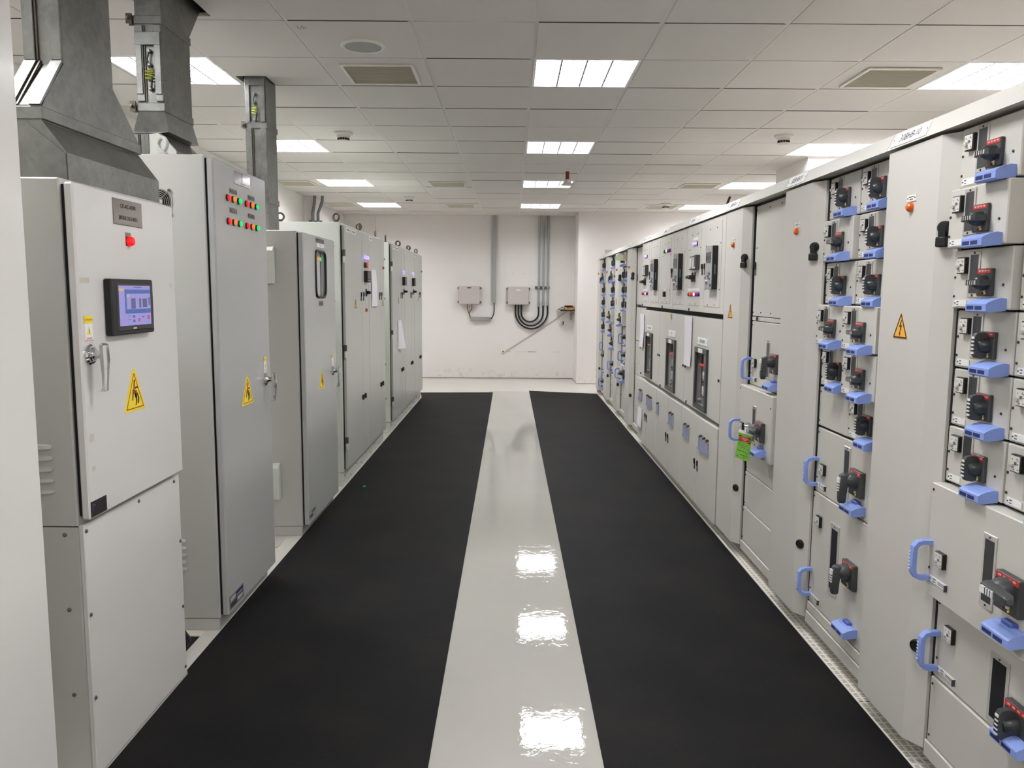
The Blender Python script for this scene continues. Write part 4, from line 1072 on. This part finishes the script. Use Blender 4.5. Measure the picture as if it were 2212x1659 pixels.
for x, c in ((0.47, 'lit_orange'), (0.525, 'lit_green')): obj('pilot_lamp', proto(('pilot_lamp_in', c), lambda: MB().lathe([(0.013, 0), (0.013, -0.010), (0.008, -0.0145), (0.001, -0.015)], (0, 0, 0), c, 'y', 16), True), d, (x, 0.0345, 1.676))
pl = MB().box(0, 0.208, -0.0025, 0, 0.027, 0.055, 'plate_steel', 0.0006).box(0.02, 0.208, -0.003, 0, 0.0, 0.024, 'white').text('30SAK30', 0.11, -0.0035, 0.012, 0.013, 'ink')
for x in (0.004, 0.198): pl.box(x, x+0.005, -0.004, 0, 0.038, 0.043, 'ink')
pl.box(0.06, 0.15, -0.003, 0, 0.036, 0.046, 'ink_grey')
obj('name_plate', pl, d, (0.304, 0, 1.745))
obj('label_plate', small_plate(0.108, 0.030)(), d, (0.355, 0, 1.380))
obj('sticker', side_sticker(0.046, 0.077)(), d, (0.676, 0, 0.968))
door_handle(d, 0.70, 0.936)
obj('warning_sign', fall_sign(0.138, 0.104)(), d, (0.391, 0, 0.860))
obj('maker_plate', maker_plate(0.15, 0.046)(), d, (0.006, 0, 0.099))
def hood():
    return MB().prism([(0.0, 0.0), (-0.05, 0.0), (-0.05, 0.185), (-0.035, 0.205), (0.0, 0.211)], -0.13, 0, 'pale', 'y') if False else MB().prism([(0.0, 0.0), (-0.045, 0.0), (-0.045, 0.188), (-0.03, 0.208), (0.0, 0.213)], 0, 0.15, 'pale', 'y')
for z in (1.515, 0.235): obj('fan_hood', hood(), t, (0.001, 0.165, z))

# two long cabinets at the back of the row
def hinge_m(): return MB().cyl((0, 0, 0), 0.011, -0.048, -0.002, 'pale', 'z', 12).cyl((0, 0, 0), 0.011, 0.002, 0.048, 'iron', 'z', 12).box(0.0, 0.03, 0.0, 0.006, -0.045, 0.045, 'pale')
def knob_m(): return MB().lathe([(0.014, 0), (0.013, -0.012), (0.001, -0.014)], (0, 0, 0), 'black', 'y', 12).box(-0.006, 0.006, -0.016, 0, -0.02, 0.02, 'black')
def pmeter_m(): return MB().box(0, 0.16, -0.03, 0, 0, 0.095, 'ink', 0.003).box(0.012, 0.148, -0.0315, -0.028, 0.03, 0.086, 'dark').box(0.02, 0.14, -0.0315, -0.028, 0.008, 0.022, 'mid').box(0.16, 0.165, -0.03, 0, 0, 0.095, 'boxgrey')
def long_cab(label, y0, w, h, doors):
    t = left_cab(None, label, -1.240, y0, w, h, 0.55, 'pale', 0.028, 0.105)
    ds = []
    for x0, x1 in doors:
        d = obj('door', B(x0, x1, 0.0, 0.024, 0.125, h-0.018, 'pale_door', 0.003), t); ds.append(d)
    obj('door_gasket', B(doors[0][0]-0.012, doors[-1][1], 0.022, 0.029, 0.128, h-0.021, 'gasket'), t)
    for z in (1.73, 1.025, 0.325): obj('hinge', proto('hinge', hinge_m, True), t, (doors[0][0]-0.008, 0.004, z))
    me = proto('panel_bolt', dome_bolt(0.0065), True)
    for z in (1.80, 1.40, 0.72, 0.36): obj('bolt', proto('side_bolt', dome_bolt(0.010), True), t, (0.0, 0.075, z), rot=(0, 0, -pi/2))
    for i in range(int(w/0.22)): obj('plinth_bolt', me, t, (0.06+0.22*i, 0.032, 0.03 if i % 2 else 0.07))
    return t, ds
def pair(d, xs, z=1.448, kz=0.598):
    for x in xs:
        obj('hasp_handle', proto('hasp_handle', hasp_m, True), d, (x, 0, z)); obj('knob', proto('knob', knob_m, True), d, (x, 0, kz))
t, ds = long_cab('pale grey cabinet with a violet lit display and red button, fifth from the viewer', 5.87, 1.88, 1.975, ((0.045, 0.700), (0.703, 1.005), (1.018, 1.610), (1.613, 1.850)))
pair(ds[0], (0.655,)); pair(ds[1], (0.760,)); pair(ds[2], (1.565,)); pair(ds[3], (1.672,))
obj('display_unit', B(0, 0.15, -0.02, 0, 0, 0.03, 'lit_violet', 0.003), ds[1], (0.79, 0, 1.738)); obj('lamp_label', small_plate(0.12, 0.016, 'white')(), ds[1], (0.79, 0, 1.775))
for x, c in ((0.82, 'lens_green'), (0.88, 'lit_red')): obj('push_button', proto(('push_button', c), lambda: MB().lathe([(0.024, 0), (0.024, -0.014), (0.018, -0.022), (0.001, -0.023)], (0, 0, 0), c, 'y', 18), True), ds[1], (x, 0, 1.692))
obj('panel_meter', proto('panel_meter', pmeter_m), ds[1], (0.795, 0, 1.548))
obj('selector_switch', proto('selector_switch', selector_m), ds[1], (0.88, 0, 1.462))
obj('indicator_lamp', proto('red_indicator', lamp_m('red_lens'), True), ds[1], (0.862, 0, 1.316)); obj('indicator_lamp', proto('red_indicator', lamp_m('red_lens'), True), ds[3], (1.765, 0, 1.695))
obj('warning_sign', bolt_sign(0.11, 0.075)(), ds[0], (0.422, 0, 1.338)); obj('warning_sign', bolt_sign(0.10, 0.062)(), ds[3], (1.745, 0, 1.335))
for d, x, w in ((ds[0], 0.09, 0.17), (ds[0], 0.29, 0.19), (ds[2], 1.05, 0.14)): obj('label_plate', small_plate(w, 0.034, 'white')(), d, (x, 0, 1.912))
for x in (0.12, 0.99, 1.03, 1.80): obj('eyebolt', proto('eyebolt', eyebolt_m, True), t, (x, 0.075, 1.975), rot=(0, 0, 0.3 if x > 1 else 1.1))
obj('eyebolt', proto('eyebolt', eyebolt_m, True), t, (0.10, 0.485, 1.975), rot=(0, 0, 1.9))
t, ds = long_cab('pale grey cabinet with three narrow doors, farthest of the left row', 8.19, 2.77, 1.975, ((0.045, 0.722), (0.725, 0.965), (0.978, 1.562), (1.565, 1.880), (1.895, 2.458), (2.461, 2.735)))
for d, xs in ((ds[0], (0.665,)), (ds[1], (0.785,)), (ds[2], (1.512,)), (ds[3], (1.63,)), (ds[4], (2.41,)), (ds[5], (2.52,))): pair(d, xs)
for d, x in ((ds[1], 0.80), (ds[3], 1.665)):
    obj('panel_meter', proto('panel_meter', pmeter_m), d, (x, 0, 1.542)); obj('indicator_lamp', proto(('lamp', 'lit_violet2'), lambda: MB().lathe([(0.022, 0), (0.022, -0.014), (0.001, -0.02)], (0, 0, 0), 'lit_violet', 'y', 16), True), d, (x+0.07, 0, 1.688))
    obj('selector_switch', proto('selector_switch', selector_m), d, (x+0.11, 0, 1.472))
obj('indicator_lamp', proto('red_indicator', lamp_m('red_lens'), True), ds[5], (2.645, 0, 1.743))
obj('warning_sign', bolt_sign(0.11, 0.075)(), ds[0], (0.47, 0, 1.345)); obj('warning_sign', bolt_sign(0.09, 0.06)(), ds[4], (2.30, 0, 1.35))
for d, x, w in ((ds[0], 0.10, 0.15), (ds[0], 0.30, 0.18), (ds[2], 1.02, 0.14), (ds[4], 1.93, 0.14)): obj('label_plate', small_plate(w, 0.034, 'white')(), d, (x, 0, 1.912))
for x in (0.10, 0.98, 1.02, 1.88, 1.95, 2.70): obj('eyebolt', proto('eyebolt', eyebolt_m, True), t, (x, 0.075, 1.975), rot=(0, 0, x*2.1))
sheet('white paper sheets hanging on the left cabinet with the violet display', -1.240, 7.005, 1.665, 0.235, 0.325, 5, pi/2, lean=0.006, grp='hanging paper sheets')
sheet('white paper sheet curling off the farthest left cabinet', -1.240, 8.59, 1.16, 0.225, 0.31, 6, pi/2, lean=0.05, grp='hanging paper sheets')

# floor opening and cover plates beside the left cabinets
tag(obj('bent_sheet', MB().prism([(-1.42, 0.125), (-1.368, 0.105), (-1.322, 0.035), (-1.338, 0.003), (-1.42, 0.003)], 3.130, 3.142, 'tread', 'y'), None), 'bent black metal sheet standing on the floor behind the touch screen cabinet', 'metal sheet')
tag(obj('cable_opening', MB().box(-1.47, -1.328, 2.93, 3.235, 0.0, 0.0015, 'void'), None), 'dark cable opening in the floor between the lamp and touch screen cabinets', 'floor opening')
tag(obj('floor_cover', MB().box(-1.42, -1.325, 3.236, 3.288, 0.0, 0.006, 'cream', 0.001), None), 'small cream floor cover plate in front of the lamp cabinet plinth', 'cover plate')
tag(obj('floor_cover', MB().box(-1.50, -1.345, 4.42, 4.60, 0.0, 0.004, 'boxgrey', 0.001), None), 'square grey floor cover plate beside the cabinet with the oblong window', 'cover plate')

# ------------------------------------------------------------------ galvanised cable ducts above the left cabinets
def ring(z, x0, x1, y0, y1): return [(x0, y0, z), (x1, y0, z), (x1, y1, z), (x0, y1, z)]
def clamp_bolts():
    b = MB()
    for s in (-1, 1): b.box(-0.012, 0.012, s*0.014-0.004, s*0.014+0.004, -0.02, 0.02, 'iron')
    b.cyl((0, 0, 0), 0.005, -0.034, 0.03, 'bolt', 'y', 10); b.cyl((0, 0, 0), 0.010, -0.022, -0.016, 'iron', 'y', 6)
    return b
def channel(x0, x1, y, z0, z1):
    """rolled-in flange strips that frame the recessed web on the duct's narrow front"""
    b = MB(); w = x1-x0
    b.box(x0, x0+w*0.30, y-0.010, y, z0, z1, 'galv', 0.0015); b.box(x0+w*0.33, x0+w*0.37, y-0.006, y, z0, z1, 'iron'); b.box(x1-w*0.28, x1, y-0.010, y, z0, z1, 'galv', 0.0015)
    return b
def earth_wire(x, y, z0, z1):
    b = MB(); n = 40; P = []
    zc = z0 + (z1-z0)*0.36
    for i in range(n):
        u = i/(n-1); a = u*2*pi*3.2
        P.append((x + 0.016*cos(a), y - 0.008 - 0.004*sin(a), zc - 0.02 + u*0.045))
    w = MB().tube([(x+0.004, y-0.004, z1), (x-0.006, y-0.012, z1-0.03), (x, y-0.006, z1-0.055)], 0.004, 'cable_g', 6).tube(P, 0.0032, 'cable_yg', 6).tube([P[0], (x+0.014, y-0.012, z0+0.04), (x+0.006, y-0.006, z0)], 0.004, 'cable_g', 6).tube([P[-1], (x-0.006, y-0.008, zc+0.05), (x, y-0.006, z1-0.062)], 0.0035, 'cable_g', 6)
    return w
def lugs(x, y, zs):
    b = MB()
    for z in zs: b.lathe([(0.009, 0), (0.009, -0.008), (0.005, -0.010), (0.005, -0.014)], (x, y, z), 'bolt', 'y', 6)
    return b

# duct over the touch screen cabinet
t = thing('cable_duct', 'wide galvanised cable duct flaring down onto the touch screen cabinet', 'cable duct', (-1.40, 2.6, 1.782), 0, 'galvanised cable ducts')
def W(dx, dy, dz):          # world to local for the three ducts
    return Matrix.Translation((-dx, -dy, -dz))
def wobj(name, b, t, smooth=False):
    bmesh.ops.transform(b.bm, matrix=Matrix.Translation(-Vector(t.location)), verts=b.bm.verts[:])
    return obj(name, b, t, smooth=smooth)
wobj('casing', MB().loft([ring(2.90, -1.455, -1.343, 2.452, 2.745), ring(2.14, -1.455, -1.343, 2.452, 2.745), ring(1.995, -1.455, -1.343, 2.325, 2.915), ring(1.955, -1.455, -1.343, 2.325, 2.915)], 'galv'), t)
wobj('collar', MB().box(-1.459, -1.338, 2.319, 2.921, 1.955, 1.990, 'galv', 0.002), t)
wobj('hood', MB().loft([ring(1.955, -1.455, -1.345, 2.326, 2.914), ring(1.952, -1.455, -1.345, 2.326, 2.914), ring(1.862, -1.455, -1.277, 2.325, 2.915), ring(1.7825, -1.455, -1.277, 2.325, 2.915)], 'galv'), t)
wobj('cover_strip', channel(-1.455, -1.343, 2.452, 2.15, 2.75), t)
fl_ = MB()
for x0, x1 in ((-1.455, -1.42), (-1.376, -1.343)): fl_.prism([(2.444, 2.15), (2.454, 2.15), (2.327, 1.992), (2.317, 1.996)], x0, x1, 'galv', 'x')
fl_.prism([(2.448, 2.15), (2.454, 2.15), (2.327, 1.992), (2.321, 1.996)], -1.413, -1.408, 'iron', 'x')
wobj('sloped_strip', fl_, t)
wobj('gusset', MB().prism([(-1.42, 1.95), (-1.385, 1.945), (-1.28, 1.86), (-1.279, 1.7825), (-1.42, 1.7825)], 2.322, 2.326, 'galv', 'y'), t)

# duct over the lamp cabinet
t = thing('cable_duct', 'galvanised cable duct with an earthing wire on the cabinet with twelve lamps', 'cable duct', (-1.53, 3.6, 2.022), 0, 'galvanised cable ducts')
wobj('casing', MB().loft([ring(2.92, -1.575, -1.440, 3.452, 4.06), ring(2.79, -1.583, -1.474, 3.452, 3.90), ring(2.61, -1.583, -1.474, 3.452, 3.745), ring(2.225, -1.583, -1.474, 3.452, 3.745), ring(2.145, -1.625, -1.474, 3.485, 3.81), ring(2.140, -1.625, -1.512, 3.485, 3.80)], 'galv'), t)
wobj('hood', MB().loft([ring(2.141, -1.622, -1.512, 3.490, 3.80), ring(2.065, -1.622, -1.442, 3.490, 3.80), ring(2.0225, -1.622, -1.442, 3.490, 3.80)], 'galv'), t)
for z in (2.575, 2.222): wobj('collar', MB().box(-1.587, -1.470, 3.446, 3.751, z, z+0.034, 'galv', 0.002), t)
for z in (2.592, 2.24):
    o = wobj('clamp', MB(), t) if False else obj('clamp', proto('clamp', clamp_bolts), t, (-1.60+1.53, 3.45-3.6, z-2.022))
wobj('cover_strip', channel(-1.583, -1.474, 3.452, 2.262, 2.570), t)
wobj('lower_strip', channel(-1.622, -1.56, 3.490, 2.0225, 2.135), t)
wobj('gusset', MB().prism([(-1.56, 2.135), (-1.52, 2.14), (-1.446, 2.066), (-1.444, 2.0225), (-1.56, 2.0225)], 3.485, 3.489, 'pale', 'y'), t)
wobj('frame_plate', MB().box(-1.580, -1.476, 3.436, 3.444, 2.488, 2.54, 'galv', 0.001).box(-1.580, -1.555, 3.436, 3.444, 2.29, 2.488, 'galv', 0.001).box(-1.502, -1.476, 3.436, 3.444, 2.29, 2.488, 'galv', 0.001), t)
wobj('earth_wire', earth_wire(-1.526, 3.445, 2.315, 2.462), t, True)
for z in (2.464, 2.408, 2.312): wobj('bolt', lugs(-1.524, 3.446, (z,)), t)

# duct over the windowed cabinet
t = thing('cable_duct', 'slim galvanised cable duct rising from the cabinet with the oblong window', 'cable duct', (-1.56, 5.05, 1.822), 0, 'galvanised cable ducts')
wobj('casing', MB().box(-1.622, -1.497, 4.942, 5.150, 1.8225, 2.92, 'galv', 0.002), t)
for z in (2.450, 2.005): wobj('collar', MB().box(-1.627, -1.492, 4.936, 5.156, z, z+0.036, 'galv', 0.002), t)
wobj('cover_strip', channel(-1.622, -1.497, 4.942, 1.83, 2.45), t)
wobj('frame_plate', MB().box(-1.618, -1.500, 4.928, 4.936, 2.70, 2.735, 'galv', 0.001).box(-1.618, -1.592, 4.928, 4.936, 2.486, 2.70, 'galv', 0.001).box(-1.528, -1.500, 4.928, 4.936, 2.486, 2.70, 'galv', 0.001), t)
wobj('earth_wire', earth_wire(-1.562, 4.936, 2.497, 2.646), t, True)
for z in (2.65, 2.60, 2.497): wobj('bolt', lugs(-1.562, 4.938, (z,)), t)
obj('clamp', proto('clamp', clamp_bolts), t, (-1.632+1.56, 4.94-5.05, 2.468-1.822))

# two bent conduits on the left wall
for i, (lab, x, y, bend) in enumerate((('bent grey conduit on the left wall, nearer the corner column, left of two', -2.715, 10.93, 0.05), ('bent grey conduit on the left wall, right of two', -2.645, 10.93, 0.11))):
    tag(obj('conduit', MB().tube([(x+bend*0.6, y, 2.752), (x+bend*0.55, y, 2.68), (x+bend*0.3, y, 2.60), (x, y, 2.52), (x, y, 2.46), (x, y, 0.0)], 0.021, 'mid', 12), None, smooth=True), lab, 'conduit', 'conduits on the left wall')
tag(obj('conduit_clamp', B(-2.78, -2.60, 10.951, 11.0, 2.385, 2.425, 'dark2', 0.002), None), 'dark clamp bar holding the two bent conduits above the left cabinets', 'clamp')

# ------------------------------------------------------------------ end wall fittings
YW = 13.54
def wall_box(x0, x1, z0, z1, label, slot):
    t = thing('junction_box', label, 'junction box', ((x0+x1)/2, YW, z0), 0, 'junction boxes on the end wall')
    w = x1-x0; h = z1-z0
    obj('body', B(-w/2, w/2, -0.10, 0, 0, h, 'boxgrey', 0.004), t); obj('lid', B(-w/2-0.004, w/2+0.004, -0.13, -0.098, -0.004, h+0.004, 'boxgrey', 0.008), t)
    for sx in (-1, 1):
        for z in (0.03, h-0.03):
            obj('mounting_lug', MB().box(sx*(w/2+0.004), sx*(w/2+0.028), -0.03, 0, z-0.018, z+0.018, 'mid', 0.002).box(sx*(w/2-0.002), sx*(w/2+0.012), -0.11, -0.06, z-0.02, z+0.02, 'dark', 0.002), t)
    obj('name_label', B(-0.035, 0.035, -0.1325, -0.129, h-slot-0.008, h-slot+0.008, 'ink' if slot < 0.04 else 'white'), t)
    return t
wall_box(-0.902, -0.552, 1.272, 1.568, 'grey junction box on the end wall feeding three thin wires, left one', 0.026)
wall_box(-0.072, 0.276, 1.268, 1.562, 'grey junction box on the end wall feeding three thick cable loops, right one', 0.052)
t = thing('cable_trunking', 'galvanised vertical trunking on the end wall between the junction boxes', 'trunking', (-0.31, YW, 1.286))
obj('channel', B(-0.034, 0.034, -0.06, 0, 0, 1.47, 'conduit', 0.003), t); obj('cover', B(-0.028, 0.036, -0.066, -0.058, 0.01, 0.98, 'conduit', 0.002), t)
t = thing('cable_tray', 'short horizontal galvanised tray on the end wall below the left junction box', 'cable tray', (-0.535, YW, 0.985))
obj('channel', B(-0.172, 0.172, -0.06, 0, 0.0, 0.066, 'conduit', 0.003), t); obj('cover', B(-0.155, 0.155, -0.066, -0.058, 0.004, 0.070, 'conduit', 0.004), t)
for i, (x, lab) in enumerate(((0.449, 'leftmost'), (0.524, 'middle'), (0.600, 'rightmost'))):
    t = thing('conduit', 'vertical steel conduit on the end wall, %s of three' % lab, 'conduit', (x, YW-0.05, 1.25 if i == 0 else 1.268), 0, 'conduits on the end wall')
    L = 2.752 - t.location.z
    obj('pipe', MB().cyl((0, 0, 0), 0.017, 0.0, L, 'conduit', 'z', 14), t, smooth=True); obj('gland', MB().lathe([(0.016, -0.02), (0.022, -0.015), (0.022, 0.0), (0.020, 0.05), (0.017, 0.052)], (0, 0, 0), 'conduit', 'z', 14), t, smooth=True)
tag(obj('clamp_bar', MB().box(0.385, 0.632, YW-0.03, YW, 1.535, 1.575, 'iron', 0.002).box(0.43, 0.468, YW-0.075, YW-0.03, 1.542, 1.568, 'conduit').box(0.505, 0.543, YW-0.075, YW-0.03, 1.542, 1.568, 'conduit').box(0.581, 0.619, YW-0.075, YW-0.03, 1.542, 1.568, 'conduit')), 'dark clamp bar across the three conduits on the end wall', 'clamp')
def loop(xa, xb, za, zb, zl, r, y):
    P = []; n = 24; xc = (xa+xb)/2; R = (xb-xa)/2; zr = zl + (R*1.05)
    P.append((xa, y, za))
    for i in range(n+1):
        a = pi + pi*i/n
        P.append((xc + R*cos(a), y, zr + (zr-zl)*sin(a)))
    P.append((xb, y, zb))
    return MB().tube(P, r, 'cable', 10)
for xa, xb, zb, zl, lab in ((0.055, 0.600, 1.25, 0.858, 'outermost'), (0.106, 0.524, 1.25, 0.908, 'middle'), (0.156, 0.449, 1.232, 0.975, 'innermost')):
    tag(obj('power_cable', loop(xa, xb, 1.266, zb, zl, 0.0145, YW-0.05), None, smooth=True), 'thick black cable looping from right junction box to conduit, %s of three' % lab, 'cable', 'cable loops on the end wall')
for i, x in enumerate((-0.765, -0.73, -0.685)):
    tag(obj('thin_wire', MB().tube([(x, YW-0.05, 1.268), (x+0.002, YW-0.05, 1.20), (-0.738+0.006*i, YW-0.045, 1.115), (-0.728+0.006*i, YW-0.04, 1.07), (-0.707, YW-0.035, 1.018)], 0.0055, 'cable' if i != 1 else 'cable_y', 7), None, smooth=True), 'thin wire dropping from left junction box into the tray, %s of three' % ('leftmost', 'middle', 'rightmost')[i], 'wire', 'thin wires on the end wall')
tag(obj('black_cable', MB().tube([(-0.305, YW-0.035, 1.286), (-0.303, YW-0.038, 1.20), (-0.312, YW-0.04, 1.11), (-0.335, YW-0.04, 1.05), (-0.362, YW-0.035, 1.02)], 0.009, 'cable', 9), None, smooth=True), 'short black cable curving from the vertical trunking into the tray', 'cable')
t = thing('wall_socket', 'cream wall socket low on the end wall at the foot of the slanting conduit', 'socket', (-0.152, YW, 0.436))
obj('plate', B(-0.036, 0.036, -0.03, 0, 0, 0.06, 'cream', 0.006), t); obj('insert', MB().lathe([(0.014, -0.029), (0.013, -0.0315), (0.004, -0.0315), (0.003, -0.029)], (0, 0, 0.03), 'ink', 'y', 14), t)
tag(obj('slanting_conduit', MB().tube([(-0.115, YW-0.012, 0.463), (0.955, YW-0.012, 1.165)], 0.008, 'grey_tube', 8), None, smooth=True), 'thin grey conduit slanting up the end wall from socket to shelf', 'conduit')
t = thing('wall_shelf', 'small white shelf board in the corner of the end wall', 'shelf', (0.905, YW, 1.165))
obj('board', MB().box(-0.155, 0.143, -0.27, 0, 0.0, 0.018, 'wood', 0.002), t); obj('edge_strip', B(-0.10, 0.143, -0.274, -0.270, 0.002, 0.02, 'wood_edge'), t)
obj('bracket', MB().prism([(0.0, 0.0), (-0.20, 0.0), (-0.20, -0.012), (-0.02, -0.03), (-0.012, -0.16), (0.0, -0.16)], 0.085, 0.115, 'conduit', 'x'), t)
t = thing('cardboard_box', 'flattened open brown cardboard box on the corner shelf', 'box', (0.955, YW-0.135, 1.183))
b = MB().box(-0.08, 0.085, -0.10, 0.10, 0.0, 0.004, 'board')
for a in ((-0.08, 0.085, -0.10, -0.096, 0, 0.042), (-0.08, 0.085, 0.096, 0.10, 0, 0.06), (-0.08, -0.076, -0.10, 0.10, 0, 0.058), (0.081, 0.085, -0.10, 0.10, 0, 0.05)): b.box(*a, 'board')
obj('tray', b, t); obj('flap', MB().prism([(0.10, 0.058), (0.10, 0.062), (-0.06, 0.078), (-0.06, 0.074)], -0.07, 0.07, 'board', 'x'), t)
obj('corner_flap', MB().prism([(-0.08, 0.056), (-0.09, 0.066), (-0.045, 0.03), (-0.05, 0.02)], -0.11, -0.10, 'paper', 'y'), t)
tag(obj('bent_hanger', MB().tube([(0.765, YW-0.2, 1.187), (0.85, YW-0.2, 1.235), (0.872, YW-0.18, 1.188), (0.765, YW-0.2, 1.187), (0.83, YW-0.14, 1.19), (0.85, YW-0.2, 1.235)], 0.005, 'ink', 6)), 'bent black wire hanger lying at the left end of the corner shelf', 'hanger')
tag(obj('cable_stub', MB().tube([(0.868, YW-0.012, 0.985), (0.874, YW-0.02, 0.965), (0.871, YW-0.02, 0.945), (0.868, YW-0.010, 0.925)], 0.008, 'cable', 8), None, smooth=True), 'short black cable stub on the end wall below the corner shelf', 'cable')
wm = MB()
for x0, x1, h in ((-0.06, -0.035, 0.006), (0.27, 0.40, 0.007), (0.40, 0.43, 0.003), (0.80, 0.815, 0.006), (0.03, 0.27, 0.0012), (0.70, 0.80, 0.0015)): wm.box(x0, x1, YW-0.0012, YW, 0.46-h/2, 0.46+h/2, 'iron')
for x, z in ((0.0, 1.78), (0.19, 1.78), (0.77, 1.44)): wm.box(x-0.004, x+0.004, YW-0.003, YW, z-0.004, z+0.004, 'iron')
struct('wall_back_marks', wm)
tag(obj('wall_notice', B(1.475, 1.59, 12.782, 12.79, 2.04, 2.155, 'boxgrey', 0.001), None), 'grey notice plate on the end wall just above the far end of the switchgear', 'notice')

# ------------------------------------------------------------------ camera, world, view
pitch, yaw, roll, fpx = -0.1156, 0.000445, 0.006934, 1708.45
f = Vector((sin(yaw)*cos(pitch), cos(yaw)*cos(pitch), sin(pitch))); r0 = Vector((cos(yaw), -sin(yaw), 0)); u0 = r0.cross(f)
r = r0*cos(roll) + u0*sin(roll); u = -r0*sin(roll) + u0*cos(roll)
cd = bpy.data.cameras.new('camera'); cam = bpy.data.objects.new('camera', cd); COL.objects.link(cam)
mw = Matrix((r, u, -f)).transposed().to_4x4(); mw.translation = Vector((0, 0, 1.474)); cam.matrix_world = mw
cd.sensor_fit = 'HORIZONTAL'; cd.sensor_width = 36.0; cd.lens = fpx/2212*36.0; cd.clip_start = 0.05; cd.clip_end = 60
SC.camera = cam
w = bpy.data.worlds.new('world'); SC.world = w; w.use_nodes = True
w.node_tree.nodes['Background'].inputs[0].default_value = (0.02, 0.02, 0.02, 1); w.node_tree.nodes['Background'].inputs[1].default_value = 1.0
vs_ = SC.view_settings
SC.display_settings.display_device = 'sRGB'; vs_.view_transform = 'Standard'; vs_.look = 'None'; vs_.gamma = 1.0; vs_.use_curve_mapping = False
vs_.exposure = 1.32
SC.cycles.max_bounces = 7; SC.cycles.diffuse_bounces = 5; SC.cycles.glossy_bounces = 4; SC.cycles.transmission_bounces = 4; SC.cycles.caustics_reflective = False; SC.cycles.caustics_refractive = False
SC.cycles.sample_clamp_indirect = 6.0
SC.cycles.use_denoising = True
